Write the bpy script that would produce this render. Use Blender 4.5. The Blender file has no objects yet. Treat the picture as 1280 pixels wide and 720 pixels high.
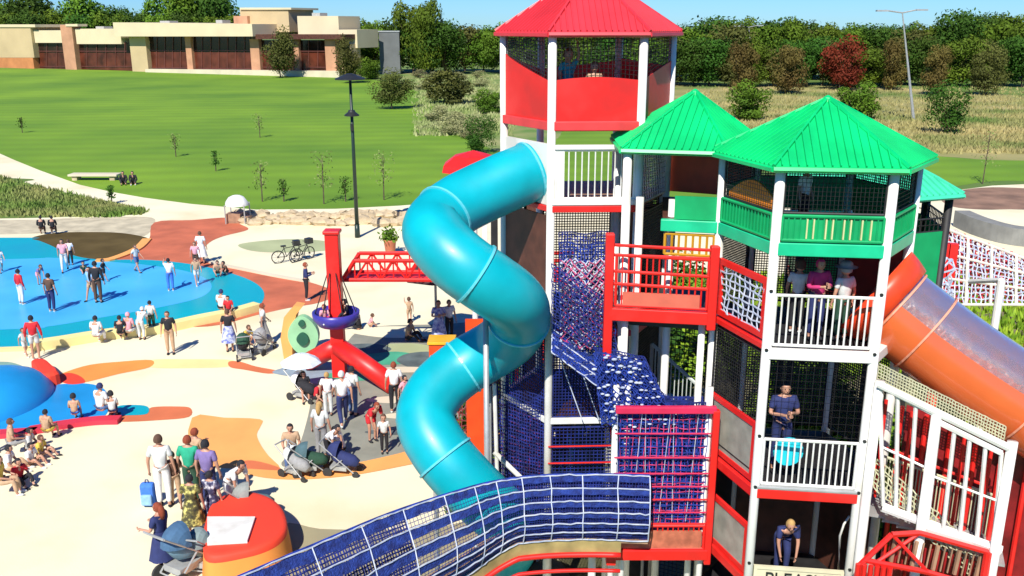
import bpy, math, random
from mathutils import Vector, Matrix, Euler
R=random.Random(7)
S=bpy.context.scene
COL=S.collection
PI=math.pi
# ---------------------------------------------------------------- camera geometry
F=1150.0; PITCH=math.radians(16); H=12.0
def ang(py): return PITCH+math.atan((py-360)/F)
def at(px,d,h):                     # px column, ground distance d, drop h below the eye -> world point
    z=d*math.cos(PITCH)+h*math.sin(PITCH)
    return Vector(((px-640)/F*z,d,H-h))
def G(px,py,z=0.0):                 # ground point seen at a pixel
    d=(H-z)/math.tan(ang(py)); return at(px,d,H-z)
def D(px,py,d):                     # point at distance d seen at a pixel
    return at(px,d,d*math.tan(ang(py)))
cd=bpy.data.cameras.new('camera'); cam=bpy.data.objects.new('camera',cd); COL.objects.link(cam)
cd.sensor_width=36; cd.lens=F/1280*36; cd.clip_end=3000; cd.clip_start=.1
cam.location=(0,0,H); cam.rotation_euler=(PI/2-PITCH,0,0); S.camera=cam
# ---------------------------------------------------------------- light
SUNDIR=Vector((.30,1,-1.08)).normalized()   # travel direction
sd=bpy.data.lights.new('sun','SUN'); sd.energy=5.0; sd.angle=math.radians(.5); sd.color=(1,.95,.86)
sun=bpy.data.objects.new('sun',sd); COL.objects.link(sun)
sun.rotation_euler=SUNDIR.to_track_quat('-Z','Y').to_euler(); sun.location=(-20,-40,60)
el=math.asin(-SUNDIR.z); az=math.atan2(-SUNDIR.x,-SUNDIR.y)
w=bpy.data.worlds.new('World'); S.world=w; w.use_nodes=True
nt=w.node_tree; bg=nt.nodes['Background']
sky=nt.nodes.new('ShaderNodeTexSky'); sky.sky_type='NISHITA'; sky.sun_disc=False
sky.sun_elevation=el; sky.sun_rotation=az; sky.altitude=1500; sky.air_density=1.0; sky.dust_density=.3; sky.ozone_density=5
hs=nt.nodes.new('ShaderNodeHueSaturation'); hs.inputs['Saturation'].default_value=1.25; hs.inputs['Value'].default_value=1.0
nt.links.new(sky.outputs[0],hs.inputs['Color']); mx=nt.nodes.new('ShaderNodeMix'); mx.data_type='RGBA'; mx.blend_type='MULTIPLY'; mx.inputs[0].default_value=1; mx.inputs[7].default_value=(.42,.68,1.0,1)
nt.links.new(hs.outputs[0],mx.inputs[6]); nt.links.new(mx.outputs[2],bg.inputs['Color']); bg.inputs['Strength'].default_value=.10
S.view_settings.view_transform='Standard'; S.view_settings.look='None'; S.view_settings.exposure=.38; S.view_settings.gamma=1
S.view_settings.use_curve_mapping=False
# ---------------------------------------------------------------- materials
MT={}
def mat(name,c,rough=.5,var=.12,scale=3.0,metal=0,bump=0,bscale=None,spec=.5,coat=0,c2=None,c3=None,rand=0,trans=0,detail=4):
    if name in MT: return MT[name]
    m=bpy.data.materials.new(name); m.use_nodes=True; n=m.node_tree; b=n.nodes['Principled BSDF']
    tc=n.nodes.new('ShaderNodeTexCoord'); no=n.nodes.new('ShaderNodeTexNoise'); no.inputs['Scale'].default_value=scale; no.inputs['Detail'].default_value=detail
    n.links.new(tc.outputs['Object'],no.inputs['Vector'])
    cr=n.nodes.new('ShaderNodeValToRGB'); e=cr.color_ramp.elements
    if c2 is None: c2=tuple(min(1,x*(1+var)) for x in c); c1=tuple(x*(1-var) for x in c)
    else: c1=c
    e[0].position=.32; e[0].color=(*c1,1); e[1].position=.68; e[1].color=(*c2,1)
    if c3: x=cr.color_ramp.elements.new(.5); x.color=(*c3,1)
    n.links.new(no.outputs['Fac'],cr.inputs[0]); out=cr.outputs[0]
    if rand:
        oi=n.nodes.new('ShaderNodeObjectInfo'); h=n.nodes.new('ShaderNodeHueSaturation')
        mr=n.nodes.new('ShaderNodeMapRange'); mr.inputs['To Min'].default_value=1-rand; mr.inputs['To Max'].default_value=1+rand
        n.links.new(oi.outputs['Random'],mr.inputs['Value']); n.links.new(mr.outputs[0],h.inputs['Value'])
        mr2=n.nodes.new('ShaderNodeMapRange'); mr2.inputs['To Min'].default_value=.5-rand*.08; mr2.inputs['To Max'].default_value=.5+rand*.06
        n.links.new(oi.outputs['Random'],mr2.inputs['Value']); n.links.new(mr2.outputs[0],h.inputs['Hue'])
        n.links.new(out,h.inputs['Color']); out=h.outputs[0]
    n.links.new(out,b.inputs['Base Color'])
    b.inputs['Roughness'].default_value=rough; b.inputs['Metallic'].default_value=metal
    b.inputs['Specular IOR Level'].default_value=spec; b.inputs['Coat Weight'].default_value=coat
    if trans: b.inputs['Transmission Weight'].default_value=trans
    if bump:
        n2=n.nodes.new('ShaderNodeTexNoise'); n2.inputs['Scale'].default_value=bscale or scale*6; n2.inputs['Detail'].default_value=3
        n.links.new(tc.outputs['Object'],n2.inputs['Vector'])
        bp=n.nodes.new('ShaderNodeBump'); bp.inputs['Strength'].default_value=bump; bp.inputs['Distance'].default_value=.05
        n.links.new(n2.outputs['Fac'],bp.inputs['Height']); n.links.new(bp.outputs[0],b.inputs['Normal'])
    MT[name]=m; return m
WHITE=mat('white_powder_coat',(.62,.60,.53),.45,0,1.6,c2=(.80,.79,.74),c3=(.78,.77,.72),detail=8)
RED=mat('red_paint',(.60,.018,.014),.42,0,1.4,c2=(.76,.03,.025),c3=(.72,.016,.012),detail=8)
DRED=mat('red_steel_roof',(.62,.035,.05),.45,.12,1.5)
GREEN=mat('green_steel_roof',(.0,.52,.15),.42,.18,1.2)
GPAN=mat('green_panel',(.004,.34,.11),.45,.15,2)
TURQ=mat('turquoise_plastic',(.0,.38,.45),.40,.12,1.5,coat=.05)
FLAN=mat('turquoise_flange',(.12,.58,.66),.35,.06,1)
NAVY=mat('navy_mesh_rope',(.005,.016,.15),.8,.5,6)
ROPEW=mat('pale_rope',(.34,.40,.55),.8,.3,9,c2=(.6,.63,.7))
ROPEB=mat('blue_rope',(.006,.03,.24),.8,.5,9)
ROPEP=mat('pink_rope',(.6,.05,.16),.7,.3,9)
DARKM=mat('black_mesh',(.018,.017,.018),.6,.3,5)
BROWN=mat('brown_panel',(.09,.03,.018),.6,.4,3)
TANP=mat('tan_panel',(.34,.2,.12),.6,.25,3)
ORANGE=mat('orange_plastic',(.64,.12,.03),.25,.1,1,coat=.5)
YEL=mat('yellow_plastic',(.75,.42,.02),.4,.1,2)
GREYM=mat('galvanised_steel',(.42,.43,.42),.4,.15,4,metal=.3)
CREAM=mat('cream_paving',(.70,.61,.38),.8,.06,.22,bump=.08,bscale=18,c2=(.81,.75,.53),c3=(.78,.71,.49),detail=10)
CREAM2=mat('cream_concrete',(.62,.55,.40),.85,.1,.3)
GREYP=mat('grey_surfacing',(.25,.25,.2),.85,.12,1.2)
OLIVE=mat('taupe_ground',(.33,.29,.17),.85,.08,.8)
BRICK=mat('red_brick_paving',(.50,.13,.06),.85,.18,.7,bump=.2,bscale=25)
PEACH=mat('orange_surfacing',(.78,.27,.05),.85,.08,.8)
PEACH2=mat('peach_surfacing',(.80,.36,.10),.85,.08,.8)
PALEY=mat('pale_yellow_surfacing',(.78,.66,.28),.85,.08,.8)
CORAL=mat('coral_surfacing',(.62,.16,.06),.85,.1,.8)
REDS=mat('red_surfacing',(.76,.05,.02),.7,.08,.8)
CRIM=mat('crimson_surfacing',(.6,.03,.06),.7,.1,.8)
TEAL=mat('teal_splash_surfacing',(.0,.40,.46),.35,.15,.25,c2=(.01,.33,.44))
BLUE=mat('blue_splash_surfacing',(.05,.37,.74),.4,.1,.3,c2=(.08,.47,.80))
BLUE2=mat('deep_blue_surfacing',(.015,.28,.62),.4,.15,.4)
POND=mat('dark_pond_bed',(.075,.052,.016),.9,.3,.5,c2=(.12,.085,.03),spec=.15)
PGREEN=mat('pale_green_surfacing',(.38,.42,.22),.85,.1,.5)
STONE=mat('limestone',(.48,.38,.24),.85,.3,1.5,bump=.5,bscale=6)
SKIN=mat('skin',(.50,.26,.17),.5,.08,5)
SKIN2=mat('deep_skin',(.22,.10,.06),.5,.08,5)
EYE=mat('eye',(.02,.015,.01),.3,.1,5)
BLACKM=mat('black_metal',(.02,.022,.022),.45,.2,5)
# ---------------------------------------------------------------- objects
def tag(o,label=None,cat=None,group=None,kind=None):
    if label: o['label']=label
    if cat: o['category']=cat
    if group: o['group']=group
    if kind: o['kind']=kind
    return o
def empty(name,loc,label=None,cat=None,group=None,rz=0):
    o=bpy.data.objects.new(name,None); COL.objects.link(o); o.location=loc; o.rotation_euler=(0,0,rz); o.empty_display_size=.3
    return tag(o,label,cat,group)
class MB:
    def __init__(s): s.v=[]; s.f=[]; s.m=[]; s.mi=0
    def add(s,vs,fs):
        k=len(s.v); s.v+= [tuple(x) for x in vs]; s.f+=[tuple(k+i for i in f) for f in fs]; s.m+=[s.mi]*len(fs)
    def hexa(s,c):  # 8 corners: bottom 4 ccw then top 4
        s.add(c,[(3,2,1,0),(4,5,6,7),(0,1,5,4),(1,2,6,5),(2,3,7,6),(3,0,4,7)])
    def box(s,c,size,rz=0,rot=None):
        c=Vector(c); M=rot or Matrix.Rotation(rz,3,'Z'); x,y,z=[q/2 for q in size]
        s.hexa([c+M@Vector(p) for p in ((-x,-y,-z),(x,-y,-z),(x,y,-z),(-x,y,-z),(-x,-y,z),(x,-y,z),(x,y,z),(-x,y,z))])
    def tube(s,p,q,r,n=5,r2=None,cap=True):
        p=Vector(p); q=Vector(q); d=q-p
        if d.length<1e-6: return
        r2=r if r2 is None else r2
        d.normalize(); u=d.orthogonal().normalized(); w=d.cross(u)
        vs=[p+(u*math.cos(2*PI*i/n)+w*math.sin(2*PI*i/n))*r for i in range(n)]+[q+(u*math.cos(2*PI*i/n)+w*math.sin(2*PI*i/n))*r2 for i in range(n)]
        fs=[(i,(i+1)%n,n+(i+1)%n,n+i) for i in range(n)]
        if cap: fs+=[tuple(range(n-1,-1,-1)),tuple(range(n,2*n))]
        s.add(vs,fs)
    def sweep(s,pts,r,n=16,a0=0,a1=2*PI,cap=True,rs=None):
        pts=[Vector(p) for p in pts]; L=len(pts); closed=abs(a1-a0-2*PI)<1e-6; N=n if closed else n+1
        vs=[]; 
        for i,p in enumerate(pts):
            t=(pts[min(i+1,L-1)]-pts[max(i-1,0)]).normalized()
            side=t.cross(Vector((0,0,1)))
            if side.length<1e-3: side=Vector((1,0,0))
            side.normalize(); up=side.cross(t).normalized()
            rr=rs[i] if rs else r
            for k in range(N):
                a=a0+(a1-a0)*k/n; vs.append(p+(side*math.cos(a)+up*math.sin(a))*rr)
        fs=[]
        for i in range(L-1):
            for k in range(n):
                k2=(k+1)%N
                fs.append((i*N+k,i*N+k2,(i+1)*N+k2,(i+1)*N+k))
        if cap and closed: fs+=[tuple(range(N-1,-1,-1)),tuple((L-1)*N+k for k in range(N))]
        s.add(vs,fs)
    def poly(s,pts,n=5,r=.02):
        for a,b in zip(pts,pts[1:]): s.tube(a,b,r,n,cap=False)
    def prism(s,poly,z0,z1):
        n=len(poly); a=sum(poly[i][0]*poly[(i+1)%n][1]-poly[(i+1)%n][0]*poly[i][1] for i in range(n))
        if a<0: poly=poly[::-1]
        s.add([(p[0],p[1],z0) for p in poly]+[(p[0],p[1],z1) for p in poly],[tuple(range(n-1,-1,-1)),tuple(range(n,2*n))]+[(i,(i+1)%n,n+(i+1)%n,n+i) for i in range(n)])
    def lathe(s,c,prof,n=20):
        c=Vector(c); vs=[]; 
        for r,z in prof:
            for k in range(n): vs.append(c+Vector((r*math.cos(2*PI*k/n),r*math.sin(2*PI*k/n),z)))
        fs=[(i*n+k,i*n+(k+1)%n,(i+1)*n+(k+1)%n,(i+1)*n+k) for i in range(len(prof)-1) for k in range(n)]
        s.add(vs,fs)
    def ball(s,c,r,n=8,sc=(1,1,1)):
        c=Vector(c); m=n//2; vs=[];fs=[]
        for i in range(m+1):
            a=PI*i/m
            for k in range(n):
                b=2*PI*k/n; vs.append(c+Vector((r*sc[0]*math.sin(a)*math.cos(b),r*sc[1]*math.sin(a)*math.sin(b),r*sc[2]*math.cos(a))))
        for i in range(m):
            for k in range(n): fs.append((i*n+k,(i+1)*n+k,(i+1)*n+(k+1)%n,i*n+(k+1)%n))
        s.add(vs,fs)
    def build(s,name,mats,parent=None,smooth=False,bevel=0,origin=None):
        if not isinstance(mats,(list,tuple)): mats=[mats]
        if parent is not None: off=parent.matrix_basis.translation.copy(); pp=parent.parent; 
        else: off=Vector(origin) if origin is not None else Vector((0,0,0)); pp=None
        while pp is not None: off+=pp.matrix_basis.translation; pp=pp.parent
        me=bpy.data.meshes.new(name); me.from_pydata([(x-off.x,y-off.y,z-off.z) for x,y,z in s.v],[],s.f)
        for m in mats: me.materials.append(m)
        if len(mats)>1: me.polygons.foreach_set('material_index',s.m)
        if smooth: me.polygons.foreach_set('use_smooth',[True]*len(s.f))
        me.validate(); me.update()
        o=bpy.data.objects.new(name,me); COL.objects.link(o)
        if parent is not None: o.parent=parent
        else: o.location=off
        if bevel:
            b=o.modifiers.new('bevel','BEVEL'); b.width=bevel; b.segments=2; b.limit_method='ANGLE'
        return o
def copy_tree(o,parent=None):
    c=o.copy(); COL.objects.link(c)
    if parent is not None: c.parent=parent
    for ch in list(o.children): copy_tree(ch,c)
    return c
def catmull(P,n=6,closed=True):
    out=[]; L=len(P); P=[Vector(p) for p in P]
    rng=range(L) if closed else range(L-1)
    for i in rng:
        if closed: a,b,c,d=P[i-1],P[i],P[(i+1)%L],P[(i+2)%L]
        else: a,b,c,d=P[max(i-1,0)],P[i],P[i+1],P[min(i+2,L-1)]
        for k in range(n):
            t=k/n; out.append(.5*((2*b)+(c-a)*t+(2*a-5*b+4*c-d)*t*t+(3*b-a-3*c+d)*t**3))
    if not closed: out.append(P[-1])
    return out
def sheet(name,pix,z,m,kind='structure',n=6,smooth=True,thick=0,**kw):
    P=catmull([(a,b) for a,b in pix],n) if smooth else [Vector(p) for p in pix]
    pts=[G(p.x,p.y,z) for p in P]
    mb=MB()
    if thick: mb.prism([(p.x,p.y) for p in pts],z-thick,z)
    else:
        a=sum(pts[i].x*pts[(i+1)%len(pts)].y-pts[(i+1)%len(pts)].x*pts[i].y for i in range(len(pts)))
        if a<0: pts=pts[::-1]
        mb.add(pts,[tuple(range(len(pts)))])
    o=mb.build(name,m); tag(o,kind=kind,**kw); return o
# ================================================================ GROUND
GRASSM=mat('mown_lawn_grass',(.09,.205,.005),.9,.15,.05,c2=(.175,.315,.009),bump=.6,bscale=5)
# mown stripes: subtle wave mixed in
def lawn_mat():
    m=GRASSM; n=m.node_tree; b=n.nodes['Principled BSDF']; tc=n.nodes.new('ShaderNodeTexCoord'); mp=n.nodes.new('ShaderNodeMapping')
    mp.inputs['Rotation'].default_value=(0,0,math.radians(84)); wv=n.nodes.new('ShaderNodeTexWave'); wv.inputs['Scale'].default_value=.075; wv.inputs['Distortion'].default_value=1.2; wv.inputs['Detail'].default_value=2
    n.links.new(tc.outputs['Object'],mp.inputs[0]); n.links.new(mp.outputs[0],wv.inputs['Vector'])
    n2=n.nodes.new('ShaderNodeTexNoise'); n2.inputs['Scale'].default_value=.9; n2.inputs['Detail'].default_value=6; n.links.new(tc.outputs['Object'],n2.inputs['Vector'])
    ad=n.nodes.new('ShaderNodeMath'); ad.operation='ADD'; n.links.new(wv.outputs['Fac'],ad.inputs[0]); n.links.new(n2.outputs['Fac'],ad.inputs[1])
    mr=n.nodes.new('ShaderNodeMapRange'); mr.inputs['From Max'].default_value=2; mr.inputs['To Min'].default_value=.86; mr.inputs['To Max'].default_value=1.12
    n.links.new(ad.outputs[0],mr.inputs['Value']); h=n.nodes.new('ShaderNodeHueSaturation'); n.links.new(mr.outputs[0],h.inputs['Value'])
    src=b.inputs['Base Color'].links[0].from_socket; n.links.new(src,h.inputs['Color']); n.links.new(h.outputs[0],b.inputs['Base Color'])
lawn_mat()
ROUGH=mat('rough_grass',(.07,.15,.02),.95,.3,.08,c2=(.20,.24,.06),c3=(.12,.19,.03),bump=.7,bscale=3)
DRY=mat('dry_prairie_ground',(.10,.17,.03),.95,.3,.07,c2=(.38,.32,.13),c3=(.26,.25,.08),bump=.7,bscale=3)
mb=MB(); mb.add([(-1500,-60,0),(1500,-60,0),(1500,2200,0),(-1500,2200,0)],[(0,1,2,3)]); tag(mb.build('ground',ROUGH),kind='structure')
sheet('lawn',[(-500,84),(-100,84),(200,88),(440,96),(520,108),(600,122),(760,150),(900,190),(1150,330),(700,300),(300,290),(-500,275)],.004,GRASSM,smooth=False)
sheet('lawn',[(1130,192),(1180,196),(1240,200),(1400,205),(1400,232),(1260,226),(1200,232),(1150,240),(1100,225)],.008,GRASSM)
sheet('meadow',[(700,96),(860,104),(1000,106),(1160,112),(1400,135),(1500,200),(1280,203),(1200,197),(1100,190),(900,170),(700,150)],.004,DRY)
sheet('meadow',[(500,92),(560,93),(640,94),(700,100),(700,170),(640,190),(600,180),(560,150),(530,120),(500,104)],.008,mat('pale_meadow',(.30,.30,.11),.95,.3,.2,c2=(.10,.2,.03)))
# paving
sheet('plaza_paving',[(-900,192),(-300,190),(0,192),(18,200),(50,213),(100,231),(140,240),(180,247),(240,255),(320,262),(420,261),(500,257),(560,252),(640,250),(760,262),(900,262),(1100,250),(1180,240),(1240,232),(1400,225),(2200,220),(3600,900),(-2000,900)],.012,CREAM,smooth=False)
sheet('grass_verge',[(-500,212),(0,222),(30,228),(70,238),(110,247),(150,254),(176,262),(180,267),(150,269),(80,271),(0,273),(-500,280)],.020,ROUGH,n=4)
sheet('stone_path',[(-500,277),(0,275),(80,273),(150,271),(190,272),(192,282),(180,295),(150,292),(100,290),(60,289),(0,293),(-500,300)],.016,mat('weathered_stone_paving',(.5,.44,.3),.9,.2,1.2),n=4)
sheet('brick_path',[(193,278),(240,275),(286,272),(300,280),(310,287),(280,295),(262,303),(254,315),(268,328),(310,338),(350,346),(385,352),(420,366),(400,378),(360,385),(320,394),(260,408),(200,400),(150,340),(132,324),(165,315),(186,300)],.020,BRICK,n=4)
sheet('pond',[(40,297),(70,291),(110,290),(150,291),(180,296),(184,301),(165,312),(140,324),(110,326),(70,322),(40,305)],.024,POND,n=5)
sheet('splash_pad',[(-500,300),(0,297),(40,299),(62,306),(85,317),(120,324),(190,325),(250,332),(300,345),(325,358),(330,372),(318,386),(285,395),(200,411),(130,421),(60,432),(0,437),(-500,460)],.028,TEAL,n=5)
sheet('splash_pad',[(-500,330),(0,324),(60,322),(120,326),(190,332),(240,341),(264,355),(252,371),(200,384),(120,398),(60,408),(0,412),(-500,430)],.032,BLUE,n=5)
def band(name,pix,wid,z0,h,m,n=5,kind='structure',closed=False,**kw):
    P=[G(p.x,p.y,0) for p in catmull(pix,n,closed)]
    if closed: P.append(P[0])
    mb=MB()
    L=len(P); off=[]
    for i in range(L):
        t=(P[min(i+1,L-1)]-P[max(i-1,0)]); t.z=0; t.normalize(); nrm=Vector((-t.y,t.x,0)); off.append(nrm*wid/2)
    for i in range(L-1):
        a,b=P[i],P[i+1]
        c=[a-off[i],b-off[i+1],b+off[i+1],a+off[i]]
        lo=[Vector((q.x,q.y,z0)) for q in c]; hi=[Vector((q.x,q.y,z0+h)) for q in c]
        mb.hexa(lo+hi)
    o=mb.build(name,m); 
    if kind: tag(o,kind=kind,**kw)
    else: tag(o,**kw)
    return o
tag(band('seat_wall',[(40,438),(75,433),(130,424),(175,419),(205,415),(250,405),(290,397),(322,388)],.5,0,.35,PALEY,kind=None),'low pale yellow seat wall curving along the near edge of the blue splash pad','wall')
band('splash_pad_kerb',[(-400,452),(0,439),(40,437)],.3,0,.12,PALEY)
band('pond_kerb',[(184,300),(170,313),(140,325),(120,327)],.5,0,.1,PEACH2)
band('path_kerb',[(254,315),(262,328),(310,339),(350,347),(385,353)],.25,0,.1,CREAM2)
sheet('pale_green_pad',[(300,305),(340,300),(380,299),(415,303),(420,311),(380,315),(330,315),(305,311)],.020,PGREEN)
# plaza ring bands
sheet('surfacing_patch',[(72,471),(82,465),(112,456),(150,452),(189,450),(187,459),(150,467),(130,472),(105,478),(85,479)],.020,PEACH,n=4)
sheet('surfacing_patch',[(70,472),(85,466),(100,470),(106,478),(85,480)],.024,REDS,n=4)
sheet('surfacing_patch',[(189,450),(230,449),(290,450),(287,458),(240,460),(188,459)],.018,PALEY,n=4)
sheet('surfacing_patch',[(286,452),(300,452),(320,458),(350,464),(335,467),(305,462),(288,459)],.020,CORAL,n=4)
sheet('surfacing_patch',[(340,465),(375,455),(410,452),(430,470),(400,480),(370,472)],.022,mat('grey_blue_surfacing',(.25,.32,.38),.8),n=4)
sheet('grey_play_surface',[(395,470),(420,452),(440,420),(470,408),(560,405),(640,400),(700,440),(640,520),(560,555),(510,566),(430,583),(365,585),(352,578),(372,560),(385,520),(390,490)],.016,GREYP,n=4)
sheet('surfacing_patch',[(240,522),(280,522),(325,524),(326,532),(321,543),(326,556),(336,570),(350,585),(330,588),(305,586),(270,584),(238,575)],.020,PEACH2,n=3)
sheet('surfacing_patch',[(305,576),(325,577),(352,586),(330,589),(304,586)],.024,CORAL,n=3)
sheet('surfacing_patch',[(305,586),(350,588),(380,586),(430,581),(480,571),(520,560),(600,530),(640,540),(560,570),(510,581),(440,594),(380,599),(340,598),(312,593)],.028,PEACH2,n=4)
sheet('taupe_area',[(352,657),(400,661),(460,662),(540,660),(620,650),(700,700),(700,800),(300,800),(340,720)],.020,OLIVE,n=4)  # flat taupe area, darker than the cream paving around it
sheet('surfacing_patch',[(147,508),(165,506),(184,508),(184,517),(165,519),(147,518)],.030,TEAL,n=4)
sheet('surfacing_patch',[(180,516),(190,509),(220,508),(238,510),(236,521),(200,525),(150,527),(145,521)],.022,CORAL,n=4)
sheet('blue_pool_surface',[(-400,500),(20,482),(60,481),(100,479),(122,482),(133,490),(136,505),(130,520),(100,526),(50,532),(0,537),(-400,560)],.022,BLUE2,n=5)
sheet('surfacing_patch',[(-60,455),(0,452),(22,455),(30,461),(0,463),(-60,466)],.024,mat('grey_green_surfacing',(.2,.35,.28),.8),n=4)
tag(band('seat_wall',[(-400,566),(0,546),(40,541),(80,534),(120,529),(150,528)],.4,0,.16,CRIM,kind=None),'crimson seat wall along the near edge of the smaller blue pool at left','wall')
# play-surface patterns
SURFG=mat('green_surfacing',(.06,.34,.2),.8,.2,1); SURFD=mat('dark_slate_surfacing',(.10,.13,.13),.8,.3,1.5)
for px,py,a,b,mm,zz in [(480,448,48,7,SURFG,.022),(455,436,30,6,SURFD,.026),(530,450,30,9,SURFD,.024),(500,436,45,6,PGREEN,.021),(450,470,40,5,SURFG,.023),(510,480,36,4,SURFD,.025),(500,500,42,4,CREAM2,.022),(520,520,40,4,CREAM2,.024),(500,415,55,6,CREAM,.023),(510,462,40,3,CREAM2,.027),(490,540,30,3,SURFD,.022)]:
    sheet('surfacing_pattern',[(px+a*math.cos(t)*(1+.15*R.random()),py+b*math.sin(t)*(1+.3*R.random())) for t in [i*PI/5 for i in range(10)]],zz,mm,n=3)
# right side beds
sheet('mulch_bed',[(1175,246),(1200,238),(1240,234),(1300,236),(1400,240),(1400,270),(1280,262),(1230,262),(1190,258)],.020,mat('brown_mulch',(.24,.14,.09),.95,.3,.6),n=4)
sheet('planting_bed_soil',[(700,400),(760,360),(900,340),(1000,350),(1150,330),(1190,335),(1300,345),(1500,420),(1500,800),(760,760),(720,560)],.018,mat('planting_bed',(.10,.10,.04),.95,.4,.8,c2=(.22,.19,.1)),n=4)
tag(band('retaining_wall',[(1200,283),(1225,294),(1260,304),(1300,308),(1380,310)],.9,0,1.0,[mat('grey_stone_wall',(.22,.22,.2),.8,.2,1)],kind=None),'low curved grey stone wall beside the cream path at right','wall')
# ---------------------------------------------------------------- blue mound (left)
c=G(-14,502); mb=MB(); N=36; M=10; rx,ry,hh=1.9,2.3,.95
mb.lathe((0,0,0),[(1,0),(.98,.15),(.92,.35),(.8,.6),(.62,.8),(.4,.93),(.2,.985),(.001,1)],N)
mb.v=[(c.x+x*rx,c.y+y*ry,z*hh) for x,y,z in mb.v]
mo=mb.build('play_mound',[BLUE2],smooth=True,origin=c); tag(mo,'smooth rounded blue play mound rising from the pool at the left edge','play mound')
def ramp(name,label,cat,pix,h,m):
    pts=[G(p.x,p.y) for p in catmull(pix,4)]; cc=sum(pts,Vector())/len(pts); mb=MB(); n=len(pts)
    rings=[(1,0),(.94,h*.8),(.8,h),(.4,h*1.04)]
    for k,z in rings: mb.v+=[(cc.x+(p.x-cc.x)*k,cc.y+(p.y-cc.y)*k,z) for p in pts]
    for r in range(3):
        for i in range(n): mb.f.append((r*n+i,r*n+(i+1)%n,(r+1)*n+(i+1)%n,(r+1)*n+i)); mb.m.append(0)
    mb.f.append(tuple(3*n+i for i in range(n))); mb.m.append(0)
    return tag(mb.build(name,m,smooth=False,origin=(cc.x,cc.y,0)),label,cat)
ramp('play_wedge','bright red wedge at the pool edge beside the blue mound','play wedge',[(40,463),(56,461),(68,470),(76,480),(52,485),(46,474)],.45,REDS)
# red orange rounded seat wall bottom
cp=[(205,612),(262,612),(300,608),(330,622),(347,645),(352,672),(340,702),(322,730),(250,740),(190,740)]
pp=[G(a,b,.8) for a,b in [(258,650),(266,628),(285,617),(310,614),(334,620),(350,632),(357,650),(354,664),(338,677),(308,687),(262,693),(255,672)]]
e=empty('seat_mound',(pp[0].x,pp[0].y,0),'red topped orange rounded seat mound with a white top slab at bottom left','seat mound')
P2=catmull([(p.x,p.y) for p in pp],5); cc=sum(P2,Vector((0,0)))/len(P2); n=len(P2)
def loft(rings,m,name,par,capt=True):
    mb=MB()
    for k,z in rings: mb.v+=[(cc.x+(p.x-cc.x)*k,cc.y+(p.y-cc.y)*k,z) for p in P2]
    for r in range(len(rings)-1):
        for i in range(n): mb.f.append((r*n+i,(r*n+(i+1)%n),(r+1)*n+(i+1)%n,(r+1)*n+i)); mb.m.append(0)
    if capt: mb.f.append(tuple((len(rings)-1)*n+i for i in range(n))); mb.m.append(0)
    return mb.build(name,m,par,smooth=True)
loft([(1.12,0),(1.08,.3),(1.03,.66)],PEACH,'skirt',e,False)
loft([(1.035,.62),(1.03,.74),(.99,.79),(.9,.80),(.3,.80)],REDS,'top',e)
mb=MB(); q=[G(a,b+3,.86) for a,b in [(259,643),(319,643),(309,673),(259,676)]]; mb.prism([(p.x,p.y) for p in q],.79,.87); mb.build('slab',WHITE,e)
# ================================================================ VEGETATION
def leaf_mat(name,c,c2,c3,rand=.25,scale=.5):
    m=mat(name,c,.75,0,scale,c2=c2,c3=c3,rand=rand,spec=.2,detail=2); b=m.node_tree.nodes['Principled BSDF']
    b.inputs['Subsurface Weight'].default_value=0
    return m
LG=leaf_mat('green_foliage',(.035,.085,.006),(.17,.26,.02),(.09,.16,.01))
LD=leaf_mat('dark_foliage',(.02,.06,.006),(.08,.16,.014),(.04,.10,.008))
LO=leaf_mat('olive_foliage',(.05,.06,.012),(.15,.15,.03),(.09,.10,.02))
LB=leaf_mat('rust_foliage',(.09,.045,.015),(.19,.12,.03),(.11,.09,.02))
LR=leaf_mat('red_foliage',(.12,.022,.01),(.30,.09,.02),(.18,.035,.01),.1)
LL=leaf_mat('lime_foliage',(.10,.20,.01),(.32,.42,.03),(.2,.32,.02),.1,1.5)
LP=leaf_mat('pale_foliage',(.2,.2,.09),(.42,.4,.2),(.3,.3,.13))
BARK=mat('bark',(.09,.065,.045),.9,.3,3)
def crown_mesh(name,h,w,base,nl,ls,seed,nb=16,shape=1.0,mat_=LG):
    r=random.Random(seed); mb=MB(); blobs=[]
    for i in range(nb):
        t=r.random(); z=base+(h-base)*(.12+.80*t)
        env=math.sqrt(max(.05,1-(2*(.10+.78*t**shape)-1)**2))*w/2
        a=r.random()*2*PI; rr=env*math.sqrt(r.random())*.72
        blobs.append((rr*math.cos(a),rr*math.sin(a),z,w*r.uniform(.15,.28)))
    for i in range(nl):
        bx,by,bz,br=blobs[i%nb]
        v=Vector((r.gauss(0,1),r.gauss(0,1),r.gauss(0,1))).normalized()*br*r.uniform(.55,1.08)
        c=Vector((bx,by,bz))+Vector((v.x,v.y,v.z*.85))
        nrm=(v.normalized()+Vector((r.gauss(0,.5),r.gauss(0,.5),r.gauss(0,.5)))).normalized()
        u=nrm.orthogonal().normalized(); ww=nrm.cross(u); s=ls*r.uniform(.6,1.3); a=r.random()*PI
        u,ww=u*math.cos(a)+ww*math.sin(a),ww*math.cos(a)-u*math.sin(a)
        mb.add([c-u*s,c+ww*s*.5,c+u*s,c-ww*s*.5],[(0,1,2,3)])
    return mb,blobs
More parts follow.
